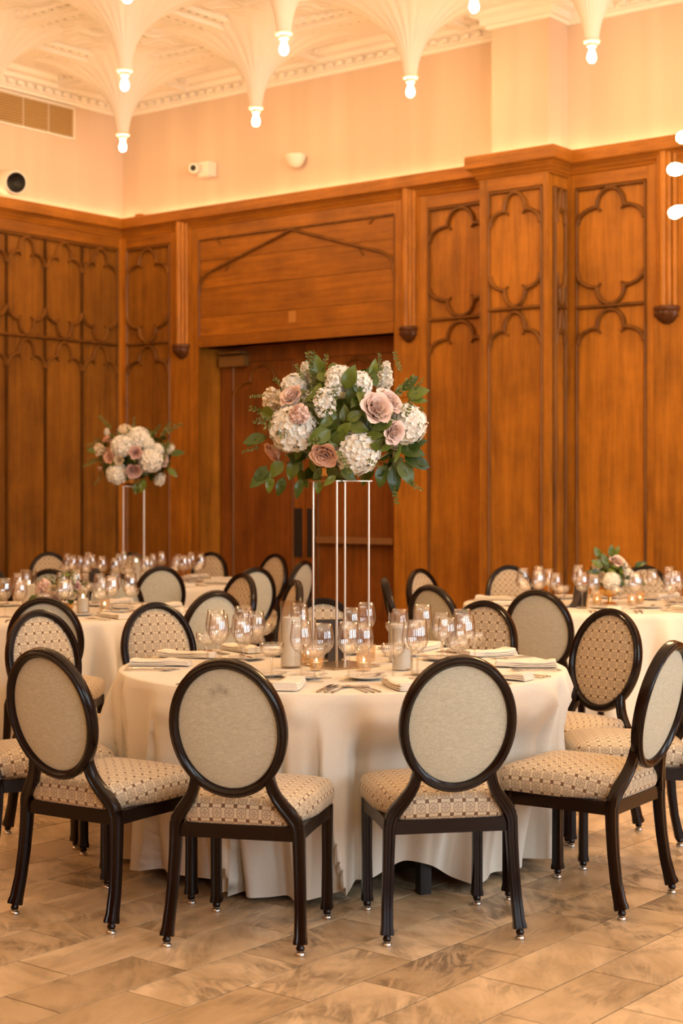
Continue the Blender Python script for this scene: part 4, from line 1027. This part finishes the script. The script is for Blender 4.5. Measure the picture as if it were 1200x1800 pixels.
def sprig_mesh(seed, mt=None, nl=9, ls=.16, buds=False):
    rr = random.Random(seed); m = MB(); pts = [(.06*math.sin(k*.5+seed), k/8, -.02*k*k/8) for k in range(9)]
    m.sweep(pts, [(-.008, 0), (.008, 0), (0, .012)], ref=(0, 0, 1))
    for k in range(nl):
        f = .2+.8*k/nl; p = Vector(pts[min(8, int(f*8))])
        for s in (-1, 1):
            Mx = Matrix.Translation(p) @ Matrix.Rotation(s*rr.uniform(.6, 1.0), 4, 'Z') @ Matrix.Rotation(rr.uniform(-.5, .6), 4, 'X'); l = ls*rr.uniform(.7, 1.2)*(1.15-.4*f)
            m.add([Mx @ Vector(v) for v in ((0, 0, 0), (l*.28, l*.35, .02), (l*.22, l*.75, 0), (0, l, -.02), (-l*.22, l*.75, 0), (-l*.28, l*.35, .02))], [(0, 1, 2, 3), (0, 3, 4, 5)])
    return m.mesh('sprig', mt or M_sprig, fix=False)
FM = {}
def fm(kind):
    if kind in FM: return FM[kind]
    s = len(FM)
    f = {'rose_blush': lambda: rose_mesh(M_blush, 1), 'rose_blush2': lambda: rose_mesh(M_blush, 7, .9), 'rose_peach': lambda: rose_mesh(M_peach, 3), 'rose_mauve': lambda: rose_mesh(M_mauve, 4), 'rose_cream': lambda: rose_mesh(M_cream, 6),
         'hydrangea': lambda: hydrangea_mesh(M_white, 2), 'hydrangea_cream': lambda: hydrangea_mesh(M_cream, 5),
         'stock': lambda: ruffle_mesh('stock_flower', M_white, 3, 110, 1.7, .34), 'stock_blush': lambda: ruffle_mesh('stock_flower', M_cream, 4, 90, 1.2, .34), 'carnation': lambda: ruffle_mesh('carnation', M_blush, 8, 120, .8, .36)}[kind]
    FM[kind] = f(); return FM[kind]
leaves = [leaf_mesh(k, w_) for k, w_ in enumerate((.27, .31, .23, .34))]; sprigs = [sprig_mesh(k) for k in range(3)]
LBL = {'rose_blush': ('rose', 'pale blush rose'), 'rose_blush2': ('rose', 'pale blush rose'), 'rose_peach': ('rose', 'peach rose'), 'rose_mauve': ('rose', 'dusty mauve rose'), 'rose_cream': ('rose', 'cream rose'), 'hydrangea': ('hydrangea', 'white hydrangea head'),
       'hydrangea_cream': ('hydrangea', 'cream hydrangea head'), 'stock': ('stock_flower', 'white stock spike'), 'stock_blush': ('stock_flower', 'pale peach ruffled flower'), 'carnation': ('carnation', 'blush ruffled carnation')}
def bouquet(center, base_z, rad, specs, nleaf, leaf_len, seed, lab, group, bowl, extra=(), nsprig=14, backfill=6):
    """center: middle of the flower ball; specs: (kind, dx, dz, size, depth factor)"""
    rr = random.Random(seed); rx, ry, rz_ = rad; rt = empty('flower_arrangement', (center[0], center[1], base_z), 0, lab, 'flowers', group); cz = center[2]-base_z
    br, bh, foot = bowl
    m = MB()
    if foot: m.lathe([(0, 0), (br*.62, 0), (br*.55, .006), (br*.2, .014), (br*.16, foot), (br*.5, foot+.006), (br*.85, foot+bh*.4), (br, foot+bh), (br*.94, foot+bh), (br*.5, foot+.012)], 28)
    else: m.lathe([(0, .0), (br*.55, .0), (br*.8, .012), (br*.95, bh*.5), (br, bh), (br*.94, bh), (br*.8, bh*.3)], 32)
    m.build('bowl', M_gold, rt, smooth=True, auto=50, label='gold metal bowl')
    m = MB(); n = 14; rows = [[(rx*.66*math.cos(2*PI*k/n)*math.sin(PI*j/8+.001), ry*.66*math.sin(2*PI*k/n)*math.sin(PI*j/8+.001), cz-rz_*.05+rz_*.66*math.cos(PI*j/8)) for k in range(n)] for j in range(9)]
    m.grid(rows, closed_u=True); m.build('foliage', M_leaf, rt, smooth=True)
    placed = []
    def put(kind, d, size, depth):
        p = Vector((d.x*rx, d.y*ry, d.z*rz_))*depth; nv = Vector((d.x/rx, d.y/ry, d.z/rz_)).normalized()
        if kind.startswith('stock'): nv = (nv*.5+Vector((0, 0, 1))).normalized()
        q = nv.to_track_quat('Z', 'Y').to_euler(); nm, l = LBL[kind]
        inst(nm, fm(kind), rt, p+Vector((0, 0, cz))-nv*size*.35, q, size, label=l); placed.append((p, size))
    for kind, dx, dz, size, depth in specs:
        fx, fz = dx/rx/depth, dz/rz_/depth; l = fx*fx+fz*fz
        if l > .97: k = math.sqrt(.97/l); fx *= k; fz *= k; l = .97
        d = Vector((fx, -math.sqrt(1-l), fz)); put(kind, d, size, depth)
    for k in range(backfill):
        th = PI*(k+.5)/backfill; d = Vector((math.cos(th), math.sin(th), rr.uniform(-.3, .7))).normalized(); put(rr.choice(['hydrangea', 'hydrangea', 'rose_blush', 'rose_peach']), d, rad[0]*.27, .85)
    cnt = 0; tries = 0
    while cnt < nleaf and tries < nleaf*12:
        tries += 1
        z = rr.uniform(-.85, .95); th = rr.uniform(0, 2*PI); r = math.sqrt(1-z*z); d = Vector((r*math.cos(th), r*math.sin(th), z)); p = Vector((d.x*rx, d.y*ry, d.z*rz_))*rr.uniform(.74, .95)
        if any((p-q).length < s*.80 for q, s in placed): continue
        out = d.normalized(); tan = out.cross(Vector((rr.uniform(-1, 1), rr.uniform(-1, 1), rr.uniform(-1, 1)))).normalized()
        y = (tan*1.0+out*rr.uniform(.15, .8)+Vector((0, 0, -.1))).normalized(); x = y.cross(out).normalized(); zz = x.cross(y)
        Mx = Matrix((x, y, zz)).transposed(); s = leaf_len*rr.uniform(.75, 1.2)
        inst('leaf', rr.choice(leaves), rt, p+Vector((0, 0, cz)), Mx.to_euler(), s); cnt += 1
    for (dx, dz, adeg, ln, dy, kd) in extra:     # leaves and sprigs sticking out at given places
        a = math.radians(adeg); y = Vector((math.cos(a), -.25, math.sin(a))).normalized(); out = Vector((dx*.3, -1, .4)).normalized(); x = y.cross(out).normalized(); zz = x.cross(y)
        Mx = Matrix((x, y, zz)).transposed()
        inst('leaf' if kd == 'l' else 'sprig', rr.choice(leaves if kd == 'l' else sprigs), rt, (dx, dy, cz+dz), Mx.to_euler(), ln)
    for k in range(nsprig):
        z = rr.uniform(-.3, .95); th = rr.uniform(0, 2*PI); r = math.sqrt(1-z*z); d = Vector((r*math.cos(th), r*math.sin(th), z)); p = Vector((d.x*rx, d.y*ry, d.z*rz_))*.8
        if any((p-q).length < s*.7 for q, s in placed) and rr.random() < .8: continue
        y = (d+Vector((rr.uniform(-.5, .5), rr.uniform(-.5, .5), .2))).normalized(); x = y.cross(Vector((.3, -1, .1))).normalized(); zz = x.cross(y)
        inst('sprig', rr.choice(sprigs), rt, p+Vector((0, 0, cz)), Matrix((x, y, zz)).transposed().to_euler(), rx*rr.uniform(.35, .5))
    return rt
S = 430; CX, CY = 598, 750
def sp(k, x, y, r, dep=1.0): return (k, (x-CX)/S, (CY-y)/S, r/S, dep)
specs1 = [sp('hydrangea', 509, 758, 41), sp('hydrangea', 629, 806, 38), sp('hydrangea', 722, 748, 36, .98), sp('hydrangea', 596, 664, 26), sp('hydrangea', 630, 674, 24), sp('hydrangea', 505, 666, 24, .98),
          sp('stock', 571, 712, 19, 1.0), sp('stock', 585, 682, 14, 1.0), sp('stock', 676, 664, 15, 1.02), sp('stock', 537, 650, 10, 1.1), sp('stock', 678, 646, 9, 1.18),
          sp('rose_blush', 511, 698, 22, 1.08), sp('rose_blush', 661, 721, 29, 1.1), sp('rose_blush2', 684, 706, 24, 1.0), sp('rose_blush2', 691, 765, 20, 1.1), sp('rose_peach', 569, 806, 24, 1.12), sp('rose_peach', 476, 800, 21, 1.05),
          sp('carnation', 526, 733, 17, 1.15), sp('stock_blush', 475, 698, 20, 1.0), sp('rose_cream', 680, 828, 12, .98), sp('hydrangea', 545, 657, 14, .9)]
def ex(x, y, a, ln, kd='l', dy=-.12): return ((x-CX)/S, (CY-y)/S, a, ln/S, dy, kd)
extra1 = [ex(462, 765, 215, 34), ex(470, 770, 190, 42), ex(470, 820, 235, 40), ex(475, 830, 215, 44), ex(500, 840, 250, 34), ex(530, 842, 255, 36), ex(478, 838, 260, 30), ex(560, 845, 265, 24), ex(590, 838, 215, 28, dy=-.26), ex(598, 828, 330, 30, dy=-.28),
          ex(700, 790, 350, 44), ex(708, 800, 330, 46), ex(712, 786, 20, 36), ex(688, 820, 275, 52), ex(700, 812, 300, 46), ex(672, 818, 260, 40), ex(726, 806, 330, 30), ex(690, 838, 272, 50, 's'), ex(706, 838, 325, 42, 's'),
          ex(712, 700, 20, 40), ex(705, 690, 45, 36), ex(716, 706, 0, 32), ex(652, 668, 80, 34), ex(640, 660, 20, 30), ex(606, 690, 70, 44, dy=-.22), ex(560, 668, 95, 40), ex(552, 670, 100, 50, 's'), ex(545, 672, 80, 52, 's'), ex(560, 674, 70, 50, 's'), ex(535, 676, 110, 36, 's'), ex(548, 690, 88, 48, 's'),
          ex(610, 752, 350, 36, dy=-.25), ex(606, 765, 290, 40, dy=-.24), ex(590, 770, 215, 38, dy=-.22), ex(620, 735, 310, 34, dy=-.23), ex(685, 745, 200, 38, dy=-.27), ex(700, 660, 100, 40, 's'), ex(664, 660, 85, 36, 's'), ex(722, 690, 50, 30, 's'), ex(470, 700, 175, 30, 's'), ex(460, 790, 185, 34, 's'),
          ex(595, 790, 290, 50, 's', -.31), ex(640, 808, 325, 30, 's', -.33), ex(705, 740, 60, 40, 's', -.24), ex(540, 800, 200, 34), ex(610, 715, 60, 40, dy=-.22), ex(520, 812, 250, 34), ex(498, 812, 230, 36)]
bouquet((-.003, 6.51, 1.474+115/430), ztop, (.325, .30, .235), specs1, 190, .085, 4, 'large white, blush and peach flower arrangement on the near stand', 'tall flower arrangements', (.095, .05, 0), extra1, 16)
S, CX, CY = 221, 237, 806
specs2 = [sp('hydrangea', 222, 784, 20), sp('hydrangea', 251, 768, 21), sp('hydrangea', 276, 812, 22), sp('hydrangea', 211, 838, 19), sp('stock', 289, 845, 9, 1.0), sp('hydrangea_cream', 224, 757, 14), sp('hydrangea', 285, 792, 12, .95),
          sp('rose_mauve', 249, 798, 12, 1.1), sp('rose_mauve', 245, 832, 14, 1.1), sp('rose_peach', 192, 771, 10), sp('rose_peach', 199, 806, 11), sp('rose_cream', 218, 812, 9), sp('rose_blush', 296, 812, 11, .95), sp('stock_blush', 180, 790, 10), sp('stock', 306, 790, 7, 1.05), sp('stock', 188, 757, 5, 1.1), sp('rose_peach', 172, 828, 7, 1), sp('hydrangea', 268, 780, 12)]
extra2 = [ex(180, 780, 190, 24, 's'), ex(290, 765, 25, 40, 's'), ex(285, 770, 50, 34, 's'), ex(200, 760, 120, 34, 's'), ex(240, 755, 80, 20, 's'), ex(175, 815, 190, 24, 's'), ex(300, 825, 320, 22), ex(260, 845, 250, 24), ex(245, 850, 270, 20), ex(240, 815, 200, 20), ex(255, 820, 300, 20), ex(185, 840, 220, 20, 's'), ex(305, 800, 10, 24), ex(180, 795, 170, 22)]
bouquet((-1.645, 12.62, 1.474+60/221), ztop, (.30, .28, .245), specs2, 130, .085, 9, 'white and mauve flower arrangement on the far left stand', 'tall flower arrangements', (.085, .05, 0), extra2, 12, 4)
S, CX, CY = 294, 118, 1036
specs3 = [sp('hydrangea', 128, 1032, 14), sp('rose_blush', 103, 1050, 15, 1.05), sp('rose_cream', 138, 1046, 8, 1.1), sp('rose_cream', 104, 1035, 9, 1.05), sp('carnation', 82, 1030, 14), sp('stock', 139, 1016, 6, 1.1), sp('rose_mauve', 146, 1028, 9, .95), sp('stock_blush', 152, 1040, 8)]
bouquet((-1.64, 9.40, ZT+.135), ZT, (.135, .11, .09), specs3, 60, .045, 14, 'low posy of white and pink flowers on the left table', 'low flower posies', (.06, .05, 0), [ex(139, 1030, 85, 30, 's'), ex(120, 1025, 75, 22, 's'), ex(80, 1046, 200, 18)], 8, 3)
S, CX, CY = 275, 1068, 1017
specs4 = [sp('rose_blush', 1079, 989, 15, 1.05), sp('hydrangea', 1066, 1028, 16, 1.0), sp('stock_blush', 1043, 998, 9), sp('rose_cream', 1048, 1020, 10), sp('hydrangea', 1102, 1015, 10, .95), sp('carnation', 1034, 1018, 8, .9), sp('hydrangea', 1100, 1030, 8, 1), sp('stock', 1090, 1000, 6), sp('stock_blush', 1033, 1030, 7, .95)]
bouquet((1.70, 10.1, ZT+.185), ZT, (.135, .12, .125), specs4, 60, .05, 21, 'posy of blush rose and white flowers in a footed gold bowl', 'low flower posies', (.075, .05, .045), [ex(1066, 985, 92, 22), ex(1073, 982, 75, 18), ex(1045, 985, 115, 20), ex(1105, 1000, 20, 22), ex(1050, 1000, 150, 22), ex(1108, 1025, 340, 18), ex(1060, 1000, 120, 26), ex(1046, 1012, 170, 24)], 8, 3)
